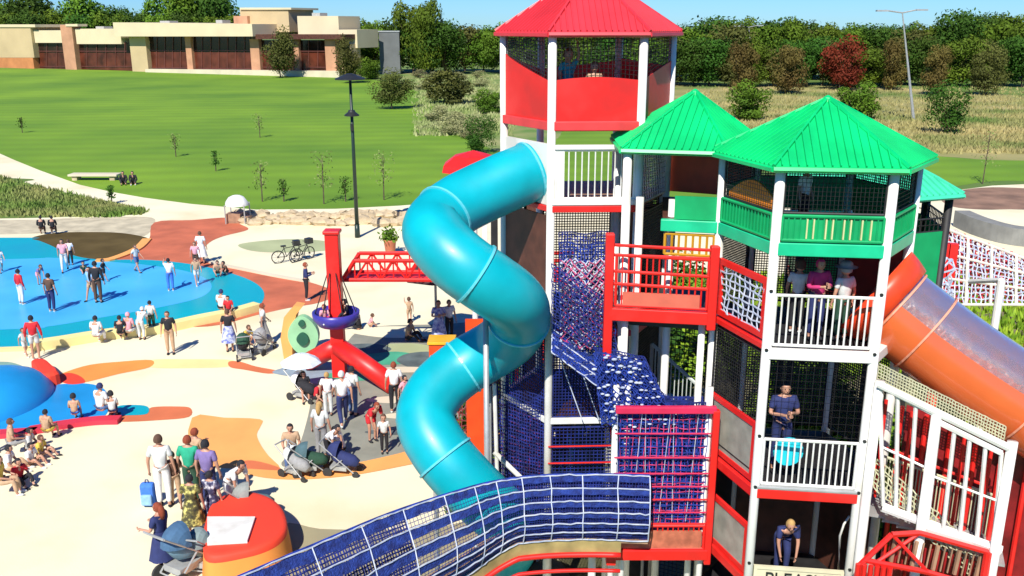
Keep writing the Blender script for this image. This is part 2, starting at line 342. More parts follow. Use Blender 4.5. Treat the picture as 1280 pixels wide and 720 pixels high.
def tree_proto(name,h,w,base,nl,ls,seed,m,nb=16,shape=1.0,trunk=.18,label=None,cat='tree',limbs=7):
    e=empty(name,(0,0,0),label,cat)
    mb,bl=crown_mesh(name,h,w,base,nl,ls,seed,nb,shape); mb.build('crown',m,e)
    t=MB(); top=base+(h-base)*.55
    t.tube((0,0,-.1),(0.05,0,base),trunk,7,trunk*.75); t.tube((.05,0,base),(0,0,top),trunk*.75,6,trunk*.25)
    for b in bl[:limbs]:
        z0=base*.8+(top-base)*.3*R.random(); t.tube((0,0,z0),b[:3],trunk*.4,5,trunk*.12)
    t.build('trunk',BARK,e,smooth=True)
    return e
protos={}
usedp=set()
def plant(kind,px,py,hgt,wid,label,group=None,name=None,cat=None,d=None,rz=None):
    p=protos[kind]; o=p if kind not in usedp else copy_tree(p); usedp.add(kind)
    if name: o.name=name
    loc=G(px,py) if d is None else Vector((at(px,d,H).x,d,0))
    o.location=loc; o.rotation_euler=(0,0,R.random()*6.28 if rz is None else rz); o.scale=(wid,wid,hgt); tag(o,label,cat or 'tree',group)
    return o
# unit prototypes: height 1, width 1
def proto(kind,name,nl,ls,seed,m,base,nb,shape=1.0,trunk=.02,limbs=7): protos[kind]=tree_proto(name,1,1,base,nl,ls,seed,m,nb,shape,trunk,limbs=limbs)
proto('g1','tree',5200,.030,1,LG,.10,22,.9); proto('g2','tree',5200,.030,2,LD,.08,24,1.1); proto('g3','tree',5200,.030,3,LG,.14,18,.8)
proto('o1','tree',4600,.030,4,LO,.08,20,1.0); proto('b1','tree',4600,.030,5,LB,.05,20,1.0); proto('r1','tree',4600,.030,6,LR,.1,18,1.0)
proto('round','tree',5600,.026,8,LO,.18,26,1.1,.018); proto('s1','shrub',4200,.034,9,LG,.02,18,1.3,.012); proto('s2','shrub',4200,.034,10,LO,.02,18,1.3,.012)
proto('l1','shrub',4200,.036,11,LL,.02,16,1.4,.012); proto('p1','shrub',2600,.03,12,LP,.02,16,1.5,.01); proto('d1','shrub',3000,.03,13,LD,.02,16,1.2,.012)
proto('rs','shrub',2600,.03,14,LR,.02,14,1.2,.012)
def forest(kind,px,ptop,pbase,wpx,label,group,name='tree',d=None):
    d=H/math.tan(ang(pbase)) if d is None else d
    z=d*math.cos(PITCH)+H*math.sin(PITCH)
    hh=(H-d*math.tan(ang(ptop)))*1.04; wd=wpx*1.25*z/F
    plant(kind,px,pbase,hh,wd,label,group,name,'tree' if name=='tree' else 'shrub',d=d)
g='trees of the distant tree line'
lb='green tree in the woods behind the flat-roofed building'
for px,pt,w_,k in [(12,14,50,'g1'),(45,8,54,'g2'),(85,24,40,'g3'),(118,6,58,'g1'),(150,22,40,'g2'),(215,6,52,'g3'),(248,2,60,'g1'),(275,3,52,'g2'),(-20,14,50,'g2'),(180,26,34,'g1')]:
    forest(k,px,pt-7,82,w_*1.15,lb,g,d=310+R.random()*15)
for i,px in enumerate(range(-30,300,22)):
    forest(['g2','g1','g3'][i%3],px+R.uniform(-5,5),24+R.uniform(-4,5),82,44,lb,g,d=300+R.random()*6)
lb='green tree in the dense tree line between the grey block and the red-roofed tower'
for px,pt,w_,k in [(450,30,50,'g1'),(432,30,40,'g2'),(470,32,40,'g3'),(515,10,46,'g3'),(537,6,36,'g1'),(500,30,44,'g2'),(555,32,52,'g2'),(580,36,50,'o1'),(605,38,50,'g1'),(632,34,50,'g3'),(540,38,50,'g1'),(520,40,50,'g2'),(660,36,50,'g2'),(690,30,50,'g1'),(720,36,50,'o1')]:
    forest(k,px,pt,91,w_,lb,g,d=230+R.random()*25)
lb='green tree in the tree line right of the red-roofed tower'
for i,px in enumerate(range(750,1330,19)):
    top=[38,36,40,34][i%4]+R.uniform(-4,4)
    if px>1180: top-=10
    if 870<px<1010: top-=5
    forest(['g1','g2','o1','g3','g1','g2'][i%6],px+R.uniform(-6,6),top,104+max(0,(px-1000)*.03),R.uniform(44,66),lb,g,d=205+R.random()*18)
lb='lower green tree at the front edge of the tree line right of the red-roofed tower'
for i,px in enumerate(range(760,1300,26)):
    forest(['g2','o1','g1','o1','g2'][i%5],px+R.uniform(-6,6),58+R.uniform(-8,8),106+max(0,(px-1000)*.05),R.uniform(40,56),lb,g,d=186+R.random()*8)
forest('r1',1052,50,102,48,'bright red-leaved tree standing out in the tree line above the right green roof',g,d=178)
forest('b1',1112,52,106,32,'rust-coloured tree in the tree line right of the red-leaved one',g,d=178)
forest('b1',985,60,110,40,'rust brown tree in front of the tree line left of the red-leaved one',g,d=168)
forest('b1',925,56,104,36,'brownish tree beside the left tall light mast at the tree line',g,d=170)
forest('b1',1170,60,116,34,'olive brown tree in the tree line above the round meadow bush',g,d=165)
forest('o1',1232,66,118,40,'olive brown tree in the tree line near the right edge',g,d=165)
plant('s1',938,150,5.2,6.5,'rounded green bush in the meadow behind the middle green roof',name='shrub',cat='bush')
plant('s1',1070,150,5.0,6.0,'rounded green bush in the meadow just right of the front green roof peak',name='shrub',cat='bush')
plant('d1',1184,168,5.6,5.6,'dark green upright bush in the dry meadow at right',name='shrub',cat='bush')
plant('round',490,136,5.4,7.0,'round-crowned young tree on the lawn right of the lamp post',name='tree')
plant('round',437,104,9.0,7.5,'young tree standing behind the head of the black lamp post',name='tree')
plant('round',352,97,10.5,10,'small tree in front of the building entrance glazing',name='tree')
plant('s2',562,130,5.0,8.5,'wide olive tree with low crown on the lawn left of the red-roofed tower',name='tree')
plant('s1',612,142,3.6,4.6,'small green bush beside the left post of the red-roofed tower',name='shrub',cat='bush')
plant('d1',598,192,3.4,3.6,'dark brown-green bush just above the turquoise slide',name='shrub',cat='bush')
plant('s1',460,99,5,7,'green bush beside the far end of the building',name='shrub',cat='bush')
for px,py in [(525,98),(545,99),(575,99),(600,98),(530,112),(600,108),(548,152),(572,156),(560,168),(590,160),(585,172)]:
    plant('p1',px,py,1.4+.6*R.random(),4+1.5*R.random(),'pale dry grassy shrub on the meadow left of the red-roofed tower','pale meadow shrubs',name='shrub',cat='bush')
# thin saplings on lawn
SAP=mat('sapling_leaves',(.16,.22,.05),.8,.2,2)
def sapling(px,py,h,label,dark=False):
    b=G(px,py); e=empty('sapling',b,label,'sapling'); mb=MB(); mb.tube(b,b+Vector((.05,0,h)),.05,5,.025)
    for i in range(9):
        z=h*R.uniform(.3,.95); a=R.random()*6.28; mb.tube(b+Vector((0,0,z)),b+Vector((math.cos(a)*.35*h/3,math.sin(a)*.35*h/3,z+.35)),.022,4,.01)
    mb.build('stem',BARK,e); mb=MB()
    for i in range(130):
        z=h*R.uniform(.35,1.08); q=b+Vector((R.gauss(0,.11*h),R.gauss(0,.11*h),z)); u=Vector((R.gauss(0,1),R.gauss(0,1),R.gauss(0,1))).normalized()*.09; v=u.orthogonal().normalized()*.05
        mb.add([q-u,q+v,q+u,q-v],[(0,1,2,3)])
    mb.build('leaves',LD if dark else SAP,e)
for a in [(328,252,2.6,'thin young sapling on the lawn near the plaza, left of the lamp post'),(405,255,3.4,'pale thin sapling on the lawn nearest the left of the lamp post'),(355,252,1.5,'low dark shoot on the lawn between two pale saplings',True),(220,196,2.0,'small lone sapling at mid lawn, left one'),(270,214,1.6,'short dark sapling on the lawn behind the white tent',True),(325,172,2.4,'small sapling far out on the lawn'),(480,250,3.2,'leafless leaning sapling on the lawn right of the lamp post'),(432,252,1.6,'low dark sapling just left of the lamp post',True),(1228,230,4.0,'thin pale sapling on the strip of lawn at right'),(28,166,1.6,'dark sapling at the left edge of the lawn',True),(140,255,1.2,'small plant in the rough grass wedge beside the path',True)]: sapling(*a)
# verge and meadow tufts (stuff)
def tufts(name,pixbox,n,h,m,seed,label=None):
    r=random.Random(seed); mb=MB()
    for i in range(n):
        px,py=pixbox(r); b=G(px,py); 
        for k in range(4):
            a=r.random()*6.28; hh=h*r.uniform(.5,1.4); w_=hh*.3; u=Vector((math.cos(a),math.sin(a),0))*w_; l=Vector((r.gauss(0,.3),r.gauss(0,.3),1))*hh; o=Vector((r.gauss(0,.4),r.gauss(0,.4),0))*h*2
            mb.add([b+o-u,b+o+u,b+o+l],[(0,1,2)])
    return tag(mb.build(name,m),kind='stuff')
tufts('meadow_grass',lambda r:(r.uniform(860,1330),108+84*r.random()**.8),9000,.34,mat('dry_grass_blades',(.10,.18,.03),.9,.3,.07,c2=(.44,.36,.15),c3=(.30,.28,.10)),1)
def vb(r):
    t=r.random(); x=-60+235*t; lo=271-(x>150)*3; hi=220+max(0,x)*.25
    return x,r.uniform(min(hi+2,264),lo)
tufts('verge_grass',vb,2600,.28,mat('verge_grass_blades',(.12,.22,.03),.9,.3,.3,c2=(.3,.3,.1)),2)
tufts('pale_meadow_grass',lambda r:(r.uniform(520,640),r.uniform(94,170)),2500,.4,mat('pale_grass_blades',(.42,.42,.2),.9,.3,.2,c2=(.2,.28,.07)),3)
tufts('bed_grass',lambda r:(r.uniform(760,1300),r.uniform(345,470)),3000,.3,LL,4)
# boulders
mbp=[]
for i in range(34):
    px=300+ i*6.6+R.uniform(-2,2); py=(282 if i%2 else 274)+R.uniform(-2,2)-.00012*(px-400)**2
    b=G(px,py); mb=MB(); s=R.uniform(.35,.6); mb.ball(b+Vector((0,0,s*.4)),s,8,(1.2,.8,.6)); mb.v=[(x+R.gauss(0,.05),y+R.gauss(0,.05),z+R.gauss(0,.04)) for x,y,z in mb.v]
    tag(mb.build('boulder',STONE,origin=b),'tan boulder in the two rows of rocks along the top of the plaza','boulder','rows of boulders at the plaza edge')
# ================================================================ COMMUNITY BUILDING
bA=G(-40,83.2); bB=G(450,97.0); BX=(bB-bA).normalized(); BN=Vector((BX.y,-BX.x,0))
def fac(px,py,off=0):       # point on the facade plane (off metres towards the camera)
    v=Vector(((px-640)/F,1,0)); ra=Vector(((px-640)/F, math.cos(PITCH)-(py-360)/F*math.sin(PITCH), -math.sin(PITCH)-(py-360)/F*math.cos(PITCH)))
    o=Vector((0,0,H)); n=BN; base=bA+BN*off; t=(base-o).dot(n)/ra.dot(n); return o+ra*t
SAND=mat('sandstone_render',(.52,.40,.22),.85,.1,.15); SANDL=mat('pale_fascia',(.66,.56,.36),.7,.06,.2); PINKB=mat('pink_brick',(.50,.26,.15),.85,.15,.4)
WGL=mat('dark_window_glass',(.03,.015,.012),.12,.4,.4); MULL=mat('maroon_mullion',(.13,.04,.03),.5,.2,1); ORB=mat('orange_brick',(.5,.2,.07),.85,.15,.4)
ROOFU=[(120,37,10,4),(200,29,12,3),(270,29,8,4),(390,20,10,4)]
bl=empty('community_building',(bA+bB)/2,'long low sandstone building with flat overhanging roofs and dark red glazing beyond the lawn','building')
def block(name,x0,x1,yt,yb,m,off=0,depth=8,ytr=None,bevel=0):
    a=fac(x0,yb,off); b=fac(x1,yb,off); za=fac(x0,yt,off).z; zb=fac(x1,ytr if ytr is not None else yt,off).z; zb0=fac(x1,yb,off).z
    if yb>=83 : a.z=-.3; zb0=-.3
    back=-BN*depth; mb=MB()
    lo=[Vector((a.x,a.y,a.z)),Vector((b.x,b.y,zb0)),Vector((b.x,b.y,zb0))+back,Vector((a.x,a.y,a.z))+back]
    hi=[Vector((a.x,a.y,za)),Vector((b.x,b.y,zb)),Vector((b.x,b.y,zb))+back,Vector((a.x,a.y,za))+back]
    mb.hexa(lo+hi); return mb.build(name,m,bl)
def glazing(x0,x1,yt,yb,nm,off=0,ymid=None):
    g=block('window',x0,x1,yt,yb,WGL,off,.5); block('window_base',x0,x1,(ymid or (yt+yb)/2)+2,yb,mat('maroon_spandrel',(.09,.022,.012),.3,.5,.35),off+.06,.3)
    mb=MB()
    for i in range(nm+1):
        x=x0+(x1-x0)*i/nm; a=fac(x,yb,off+.15); b=fac(x,yt,off+.15); mb.tube(a,b,.10,4)
    for y in [yb-1,ymid or (yt+yb)/2]:
        mb.tube(fac(x0,y,off+.15),fac(x1,y,off+.15),.13,4)
    mb.build('frame',MULL,g)
block('wall',-60,43,32,72,SAND,.8,14); block('wall',-60,43.5,72.3,90,ORB,.9,14); block('roof_edge',-60,44,30.5,34,SANDL,1.1,14)
block('wall',44,172,60,90,BROWN,-5,6)
glazing(46,84,53,84,3,-1,64); glazing(97,168,53,84,6,-1,64)
block('fascia',44,83,38,53.5,SANDL,0,12); block('fascia',96,152,36,55,SANDL,0,12)
block('pier',82.5,96.5,31,90,PINKB,.6,3); block('roof_edge',82,97,30,33,SANDL,.8,3.2)
block('wall',166,186,44,91,SAND,.8,4)
glazing(186,236,44,86,5,-.6,63); glazing(242,316,39,87,7,-.6,63)
block('pier',235,242,41,92,PINKB,.4,1.2); block('roof',143,316,28,45.5,SANDL,3.2,20,ytr=30)
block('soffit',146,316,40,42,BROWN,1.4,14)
block('wall',302,362,11,40,SAND,-6,10); block('roof_edge',300,364,9.5,12,SANDL,-5.6,11); block('wall',293,310,20,36,PINKB,-5,6)
block('wall',373,424,20,46,SANDL,-4,9); block('wall',424,447,37,60,SANDL,-3,9)
block('roof',315,428,43,49,BROWN,2.2,14); block('pier',315,326,49,92,PINKB,.5,1.5)
glazing(326,371,50,85,3,-.6,64); glazing(374,409,50,85,3,-.6,64); block('pier',369,375,49,92,PINKB,.3,1.2); block('pier',408,421,49,94,PINKB,.6,4); block('wall',420,440,55,95,SAND,-1,4)
block('plinth_wall',182,424,86.5,94,CREAM2,2.5,2.2,ytr=89)
for x_,y_,w_,h_ in ROOFU: block('roof_unit',x_,x_+w_,y_-h_,y_,mat('roof_unit_metal',(.4,.4,.38),.6),-5,3)
gb=empty('grey_block_building',G(488,92),'plain dark grey block building between the trees at the far side of the lawn','building')
a=G(475,86); mb=MB(); A=D(475,84,235); w_=(500-476)*(240)/F; mb.box((A.x+w_/2,A.y+1,5),(w_,2,10.3)); mb.build('wall',mat('dark_grey_cladding',(.13,.14,.14),.7,.15,.3),gb); mb=MB(); mb.box((A.x+w_/2,A.y+1,10.3),(w_+.3,2.3,.3)); mb.build('roof_edge',GREYM,gb)
# ================================================================ STREET FURNITURE
lp=G(447,297); e=empty('lamp_post',lp,'tall black lamp post with a wide disc head at the top edge of the plaza','lamp post')
mb=MB(); mb.tube(lp,lp+Vector((0,0,.8)),.16,12,.14); mb.tube(lp+Vector((0,0,.8)),lp+Vector((0,0,9.1)),.12,12,.075); mb.build('pole',mat('dark_green_metal',(.012,.03,.022),.4),e,smooth=True)
def disc(z,r,nm,n=24):
    mb=MB(); mb.lathe(lp+Vector((0,0,z)),[(.05,.32),(.18,.3),(r*.5,.2),(r,.04),(r,-.02),(r*.6,-.04),(.02,-.04)],n); return mb.build(nm,BLACKM,e,smooth=False)
disc(9.05,.85,'lamp_head'); disc(7.05,.42,'speaker')
mb=MB(); mb.tube(lp+Vector((-.0,-.1,6.6)),lp+Vector((-.0,-.1,6.2)),.1,8); mb.build('bracket',BLACKM,e)
for px,py,top,tx,lab in [(943,100,34,936,'tall thin pale light mast rising over the tree line left of the red tree'),(1142,150,16,1128,'tall thin light mast leaning left in the meadow at right')]:
    b=G(px,py); d=b.y; T=D(tx,top,d); e=empty('light_mast',b,lab,'light mast'); mb=MB(); m=b+(T-b)*.55; mb.tube(b,m,.2,8,.14); mb.tube(m,T,.13,8,.08); mb.build('pole',GREYM,e); mb=MB(); mb.tube(T,T+Vector((-2.2,0,.3)),.09,6); mb.tube(T,T+Vector((2,0,.4)),.09,6); mb.box(T+Vector((-2.6,0,.25)),(1.4,.6,.2)); mb.box(T+Vector((2.4,0,.35)),(1.4,.6,.2)); mb.build('lamp_head',GREYM,e)
# stone bench by lawn
b=G(116,226); e=empty('stone_bench',b,'long low cream stone bench slab at the edge of the lawn beside the path','bench'); mb=MB(); mb.box(b+Vector((0,.5,.42)),(3.9,1.1,.16)); mb.build('seat',CREAM2,e,bevel=.03); 
for s in (-1.5,1.5): mb=MB(); mb.box(b+Vector((s,.5,.17)),(.4,.8,.36)); mb.build('leg',STONE,e)
# white tent canopy stall
b=G(298,278); e=empty('canopy_tent',b,'small white canopy shelter with stacked goods beneath at the start of the brick path','canopy'); mb=MB()
mb.lathe(b+Vector((0,0,1.1)),[(.75,0),(.72,.2),(.5,.5),(.25,.62),(.01,.66)],8); mb.build('canopy',WHITE,e,smooth=True)
mb=MB()
for s in (-1,1):
    for t in (-1,1): mb.tube(b+Vector((s*.6,t*.6,0)),b+Vector((s*.6,t*.6,1.2)),.04,6)
mb.build('frame',GREYM,e); mb=MB(); mb.box(b+Vector((-.2,0,.3)),(.9,.8,.6)); mb.box(b+Vector((.5,.1,.2)),(.5,.6,.4)); mb.build('crate_base',TANP,e)
# ---------------------------------------------------------------- strollers
WHB=mat('rubber',(.03,.03,.03),.8); 
def stroller(px,py,rz,fabric,fab2,label,s=1.0,P=None):
    e=empty('stroller',(0,0,0),label,'stroller','strollers on the plaza')
    mb=MB(); mb.sweep([(0,.35,.78),(0,.15,.56),(0,-.1,.47),(0,-.3,.44),(0,-.45,.36)],.17,10,rs=[.14,.2,.2,.18,.12]); mb.build('seat',fabric,e,smooth=True)
    mb=MB(); 
    for i in range(7):
        a0=PI*.02+i*.24; a1=a0+.24
        for k in range(8):
            p=lambda a,b:(.27*math.cos(b)*1.0,.12+.36*math.cos(a)*math.sin(b)*1.0,.66+.36*math.sin(a)*math.sin(b))
            b0=PI*k/8; b1=PI*(k+1)/8; mb.add([p(a0,b0),p(a1,b0),p(a1,b1),p(a0,b1)],[(0,1,2,3)])
    mb.build('hood',fab2,e,smooth=True)
    mb=MB()
    for s_ in (-1,1):
        mb.tube((.24*s_,.62,1.02),(.24*s_,-.38,.16),.017,6); mb.tube((.24*s_,.4,.15),(.24*s_,-.05,.55),.017,6)
    mb.tube((-.24,.62,1.02),(.24,.62,1.02),.022,6); mb.tube((-.24,.4,.15),(.24,.4,.15),.014,6); mb.box((0,.1,.24),(.4,.5,.12)); mb.build('frame',GREYM,e)
    for x,y in ((-.27,.4),(.27,.4),(-.2,-.42),(.2,-.42)):
        mb=MB(); r=.14 if y>0 else .1; mb.tube((x-.02,y,r),(x+.02,y,r),r,14); mb.build('wheel',WHB,e)
    e.location=P if P is not None else G(px,py); e.rotation_euler=(0,0,rz); e.scale=(s,s,s); return e
# ================================================================ PEOPLE
def skin_mesh(V,E,Rd,root=0,sub=1):
    me=bpy.data.meshes.new('tmp'); me.from_pydata(V,E,[]); o=bpy.data.objects.new('tmp',me); COL.objects.link(o)
    o.modifiers.new('s','SKIN'); sv=me.skin_vertices[0].data
    for i,r in enumerate(Rd):
        sv[i].radius=(r,r) if not isinstance(r,tuple) else r
        sv[i].use_root=(i==root)
    o.modifiers['s'].use_smooth_shade=True
    ss=o.modifiers.new('u','SUBSURF'); ss.levels=sub; ss.render_levels=sub
    dg=bpy.context.evaluated_depsgraph_get(); dg.update(); ev=o.evaluated_get(dg); out=bpy.data.meshes.new_from_object(ev)
    bpy.data.objects.remove(o); bpy.data.meshes.remove(me); return out
def pose(name):
    lean=0; px=(0,0,.95); knees=[(-.1,-.01,.5),(.1,-.01,.5)]; ank=[(-.1,.03,.08),(.1,.03,.08)]
    # arm offsets relative to the chest frame: elbow, wrist
    arms=[((-.25,.02,-.27),(-.27,-.05,-.52)),((.25,.02,-.27),(.27,-.05,-.52))]
    if name=='walk': knees=[(-.1,-.14,.52),(.1,.0,.5)]; ank=[(-.1,-.26,.09),(.1,.3,.16)]; arms=[((-.24,.12,-.25),(-.25,.12,-.5)),((.24,-.08,-.26),(.24,-.26,-.45))]
    if name=='push': arms=[((-.24,-.05,-.26),(-.2,-.33,-.28)),((.24,-.05,-.26),(.2,-.33,-.28))]
    if name=='reach': arms=[((-.25,.02,-.27),(-.27,-.05,-.52)),((.24,-.2,.02),(.2,-.42,.14))]
    if name=='sit': px=(0,0,.5); knees=[(-.12,-.42,.5),(.12,-.42,.5)]; ank=[(-.12,-.46,.08),(.12,-.46,.08)]; arms=[((-.23,-.06,-.27),(-.16,-.32,-.32)),((.23,-.06,-.27),(.16,-.32,-.32))]; lean=.12
    if name=='floor': px=(0,0,.14); knees=[(-.17,-.34,.34),(.17,-.34,.34)]; ank=[(-.13,-.55,.07),(.13,-.55,.07)]; arms=[((-.24,-.12,-.24),(-.15,-.34,-.28)),((.24,-.12,-.24),(.15,-.34,-.28))]; lean=.2
    if name=='crouch': px=(0,.08,.3); knees=[(-.16,-.25,.44),(.16,-.25,.44)]; ank=[(-.12,.0,.08),(.12,.0,.08)]; arms=[((-.23,-.16,-.22),(-.14,-.4,-.3)),((.23,-.16,-.22),(.14,-.4,-.3))]; lean=.45
    if name=='bend': px=(0,.1,.92); arms=[((-.2,-.05,-.28),(-.16,-.1,-.52)),((.2,-.05,-.28),(.16,-.12,-.52))]; lean=.9
    if name=='hold': arms=[((-.24,-.05,-.26),(-.06,-.28,-.2)),((.24,-.05,-.26),(.06,-.28,-.16))]
    if name=='up': arms=[((-.25,.0,-.2),(-.27,-.1,-.42)),((.26,-.08,.18),(.2,-.12,.44))]
    return px,lean,knees,ank,arms
def skel(pn,child):
    pel,lean,kn,an,arms=pose(pn); pel=Vector(pel); M=Matrix.Rotation(lean,3,'X')
    up=lambda x,y,z: pel+M@Vector((x,y,z)) if True else 0
    # rotation about X by +lean moves +z toward -y
    M2=Matrix.Rotation(lean,3,'X'); U=lambda x,y,z: pel+M2@Vector((x,y,z))
    hs=1.32 if child else 1.0
    J=dict(pel=pel,sp=U(0,0,.18),ch=U(0,0,.36),nk=U(0,0,.5)); sh=[U(-.17,0,.44),U(.17,0,.44)]
    J['sh']=sh; chf=Vector(sh[0]),Vector(sh[1])
    mid=U(0,0,.44)
    armsw=[]
    for s,(e_,w_) in enumerate(arms):
        Mx=M2 if pn!='bend' else Matrix.Identity(3)
        e2=mid+Mx@Vector(e_); w2=mid+Mx@Vector(w_); armsw.append((e2,w2))
    J['arms']=armsw; J['hip']=[pel+Vector((-.09,0,-.06)),pel+Vector((.09,0,-.06))]; J['kn']=[Vector(k) for k in kn]; J['an']=[Vector(a) for a in an]
    hl=lean*.35; Mh=Matrix.Rotation(hl,3,'X'); J['hd']=J['nk']+Mh@Vector((0,-.02,.13*hs)); J['hr']=.098*hs; J['Mh']=Mh
    return J
CACHE={}
def body(pn,child):
    k=('body',pn,child)
    if k in CACHE: return CACHE[k]
    J=skel(pn,child); V=[];E=[];Rd=[]
    def a(p,r,par=None): V.append(tuple(p)); Rd.append(r); 
    def add(p,r,par=None):
        V.append(tuple(p)); Rd.append(r); i=len(V)-1
        if par is not None: E.append((par,i))
        return i
    p=add(J['pel'],(.13,.10)); s=add(J['sp'],(.12,.09),p); c=add(J['ch'],(.15,.1),s); n=add(J['nk'],.055,c)
    hd=J['hd']; hr=J['hr']; add(hd-J['Mh']@Vector((0,0,hr*.75)),.055,n); 
    for i in range(2):
        sh=add(J['sh'][i],.058,c); e_,w_=J['arms'][i]; el=add(e_,.04,sh); wr=add(w_,.026,el); dd=(w_-e_).normalized(); add(w_+dd*.07,(.034,.022),wr)
        h=add(J['hip'][i],.088,p); k1=add(J['kn'][i],.056,h); k2=add(J['an'][i],.036,k1); f=add(J['an'][i]+Vector((0,-.15,-.05)),.032,k2)
    me=skin_mesh(V,E,Rd)
    mb=MB(); vs=[v.co for v in me.vertices]; mb.add(vs,[tuple(q.vertices) for q in me.polygons]); bpy.data.meshes.remove(me)
    Mh=J['Mh']; sc0=len(mb.v)
    mb.ball((0,0,0),hr,14,(.84,.98,1.14)); mb.tube((0,-hr*.9,-.005),(0,-hr*1.15,-hr*.25),hr*.1,5,hr*.16); mb.tube((-hr*.3,-hr*.88,-hr*.55),(hr*.3,-hr*.88,-hr*.55),hr*.07,5)
    for s_ in (-1,1): mb.ball((s_*hr*.86,0,-hr*.05),hr*.2,6,(.4,.7,1.1))
    mb.mi=1
    for s_ in (-1,1): mb.ball((s_*hr*.34,-hr*.87,hr*.08),hr*.12,6)
    mb.mi=0
    for i in range(sc0,len(mb.v)): q=Mh@Vector(mb.v[i])+hd; mb.v[i]=tuple(q)
    for i in range(2):
        e_,w_=J['arms'][i]; dd=(w_-e_).normalized(); side=dd.cross(Vector((1,0,0))).normalized(); 
        if side.length<.1: side=Vector((0,1,0))
        nrm=dd.cross(side).normalized(); pe=w_+dd*.085
        for k in range(4):
            L=(.07,.08,.075,.058)[k]; o=pe+side*(k-1.5)*.018; m=o+dd*L*.5+nrm*.006; mb.tube(o,m,.0085,5); mb.tube(m,m+dd*L*.45+nrm*.018*(1 if i else -1),.0078,5,.006)
        t0=w_+dd*.03+side*-.025; t1=t0+dd*.035-side*.03; mb.tube(t0,t1,.011,5); mb.tube(t1,t1+dd*.03-side*.006,.0095,5,.007)
    m2=bpy.data.meshes.new('body'); m2.from_pydata(mb.v,[],mb.f); m2.materials.append(SKIN); m2.materials.append(EYE); m2.polygons.foreach_set('material_index',mb.m); m2.polygons.foreach_set('use_smooth',[True]*len(mb.f)); m2.update()
    CACHE[k]=m2; return m2
def lerp(a,b,t): return Vector(a)*(1-t)+Vector(b)*t
def garment(kind,pn,child):
    k=(kind,pn,child)
    if k in CACHE: return CACHE[k]
    J=skel(pn,child); V=[];E=[];Rd=[]
    def add(p,r,par=None):
        V.append(tuple(p)); Rd.append(r); i=len(V)-1
        if par is not None: E.append((par,i))
        return i
    if kind in('shirt','jumper'):
        p=add(J['pel']-(J['sp']-J['pel'])*.45,(.16,.125)); s=add(J['sp'],(.148,.118),p); c=add(J['ch'],(.172,.122),s); add(lerp(J['ch'],J['nk'],.72),.07,c)
        for i in range(2):
            sh=add(J['sh'][i],.078,c); e_,w_=J['arms'][i]
            if kind=='shirt': add(lerp(J['sh'][i],e_,.75),.062,sh)
            else: el=add(e_,.056,sh); add(lerp(e_,w_,.92),.04,el)
    elif kind in('trousers','shorts'):
        p=add(lerp(J['pel'],J['sp'],.75),(.142,.11)); 
        for i in range(2):
            h=add(J['hip'][i],.104,p)
            if kind=='shorts': add(lerp(J['hip'][i],J['kn'][i],.72),.088,h)
            else: q=add(J['kn'][i],.074,h); add(lerp(J['kn'][i],J['an'][i],.88),.058,q)
    if kind in('skirt',):
        mb=MB(); top=lerp(J['pel'],J['sp'],.6); km=(J['kn'][0]+J['kn'][1])/2; n=20; pr=[(0,.145,.115),(.35,.20,.17),(.8,.25,.22),(1.15,.29,.26)]
        for t,a_,b_ in pr:
            c=lerp(top,km,t); 
            for i in range(n): w_=1+.06*math.sin(i*PI*.8); mb.v.append((c.x+a_*w_*math.cos(2*PI*i/n),c.y+b_*w_*math.sin(2*PI*i/n),c.z))
        for r in range(3):
            for i in range(n): mb.f.append((r*n+i,r*n+(i+1)%n,(r+1)*n+(i+1)%n,(r+1)*n+i)); mb.m.append(0)
        me=bpy.data.meshes.new(kind); me.from_pydata(mb.v,[],mb.f)
    elif kind in('shoe0','shoe1'):
        mb=MB()
        a=J['an'][int(kind[-1])]; mb.ball(a+Vector((0,-.07,-.03)),.06,8,(.8,2.1,.75))
        me=bpy.data.meshes.new(kind); me.from_pydata(mb.v,[],mb.f)
    elif kind in('hair','long_hair','hat'):
        mb=MB(); hr=J['hr']; Mh=J['Mh']; n=14
        if kind=='hat':
            mb.lathe((0,0,0),[(hr*1.9,hr*.35),(hr*1.1,hr*.5),(hr*1.02,hr*1.0),(hr*.6,hr*1.35),(.01,hr*1.4)],16)
        else:
            for i in range(8):
                for kk in range(n):
                    a0=PI*i/13; a1=PI*(i+1)/13; b0=2*PI*kk/n; b1=2*PI*(kk+1)/n
                    if i>=4 and math.sin((b0+b1)/2)<-.25: continue
                    jit=1.0
                    f=lambda a,b:(hr*.95*math.sin(a)*math.cos(b)*(1+.03*math.sin(5*b)),hr*1.1*math.sin(a)*math.sin(b)+.012,hr*1.24*math.cos(a))
                    mb.add([f(a0,b0),f(a1,b0),f(a1,b1),f(a0,b1)],[(0,1,2,3)])
            if kind=='long_hair':
                mb.sweep([(0,hr*.55,hr*.5),(0,hr*.95,-hr*.2),(0,hr*1.15,-hr*1.4),(0,hr*1.2,-hr*2.6)],.07,10,rs=[hr*.6,hr*.75,hr*.7,hr*.3])
        me=bpy.data.meshes.new(kind); me.from_pydata([tuple(Mh@Vector(v)+J['hd']) for v in mb.v],[],mb.f)
    elif kind not in('skirt','shoe0','shoe1'):
        me=skin_mesh(V,E,Rd)
    me.polygons.foreach_set('use_smooth',[True]*len(me.polygons)); me.update(); me.materials.clear(); me.materials.append(None)
    CACHE[k]=me; return me
def fab(c): 
    return mat('fabric_%02d_%02d_%02d'%tuple(int(x*99) for x in c),c,.85,.12,9)
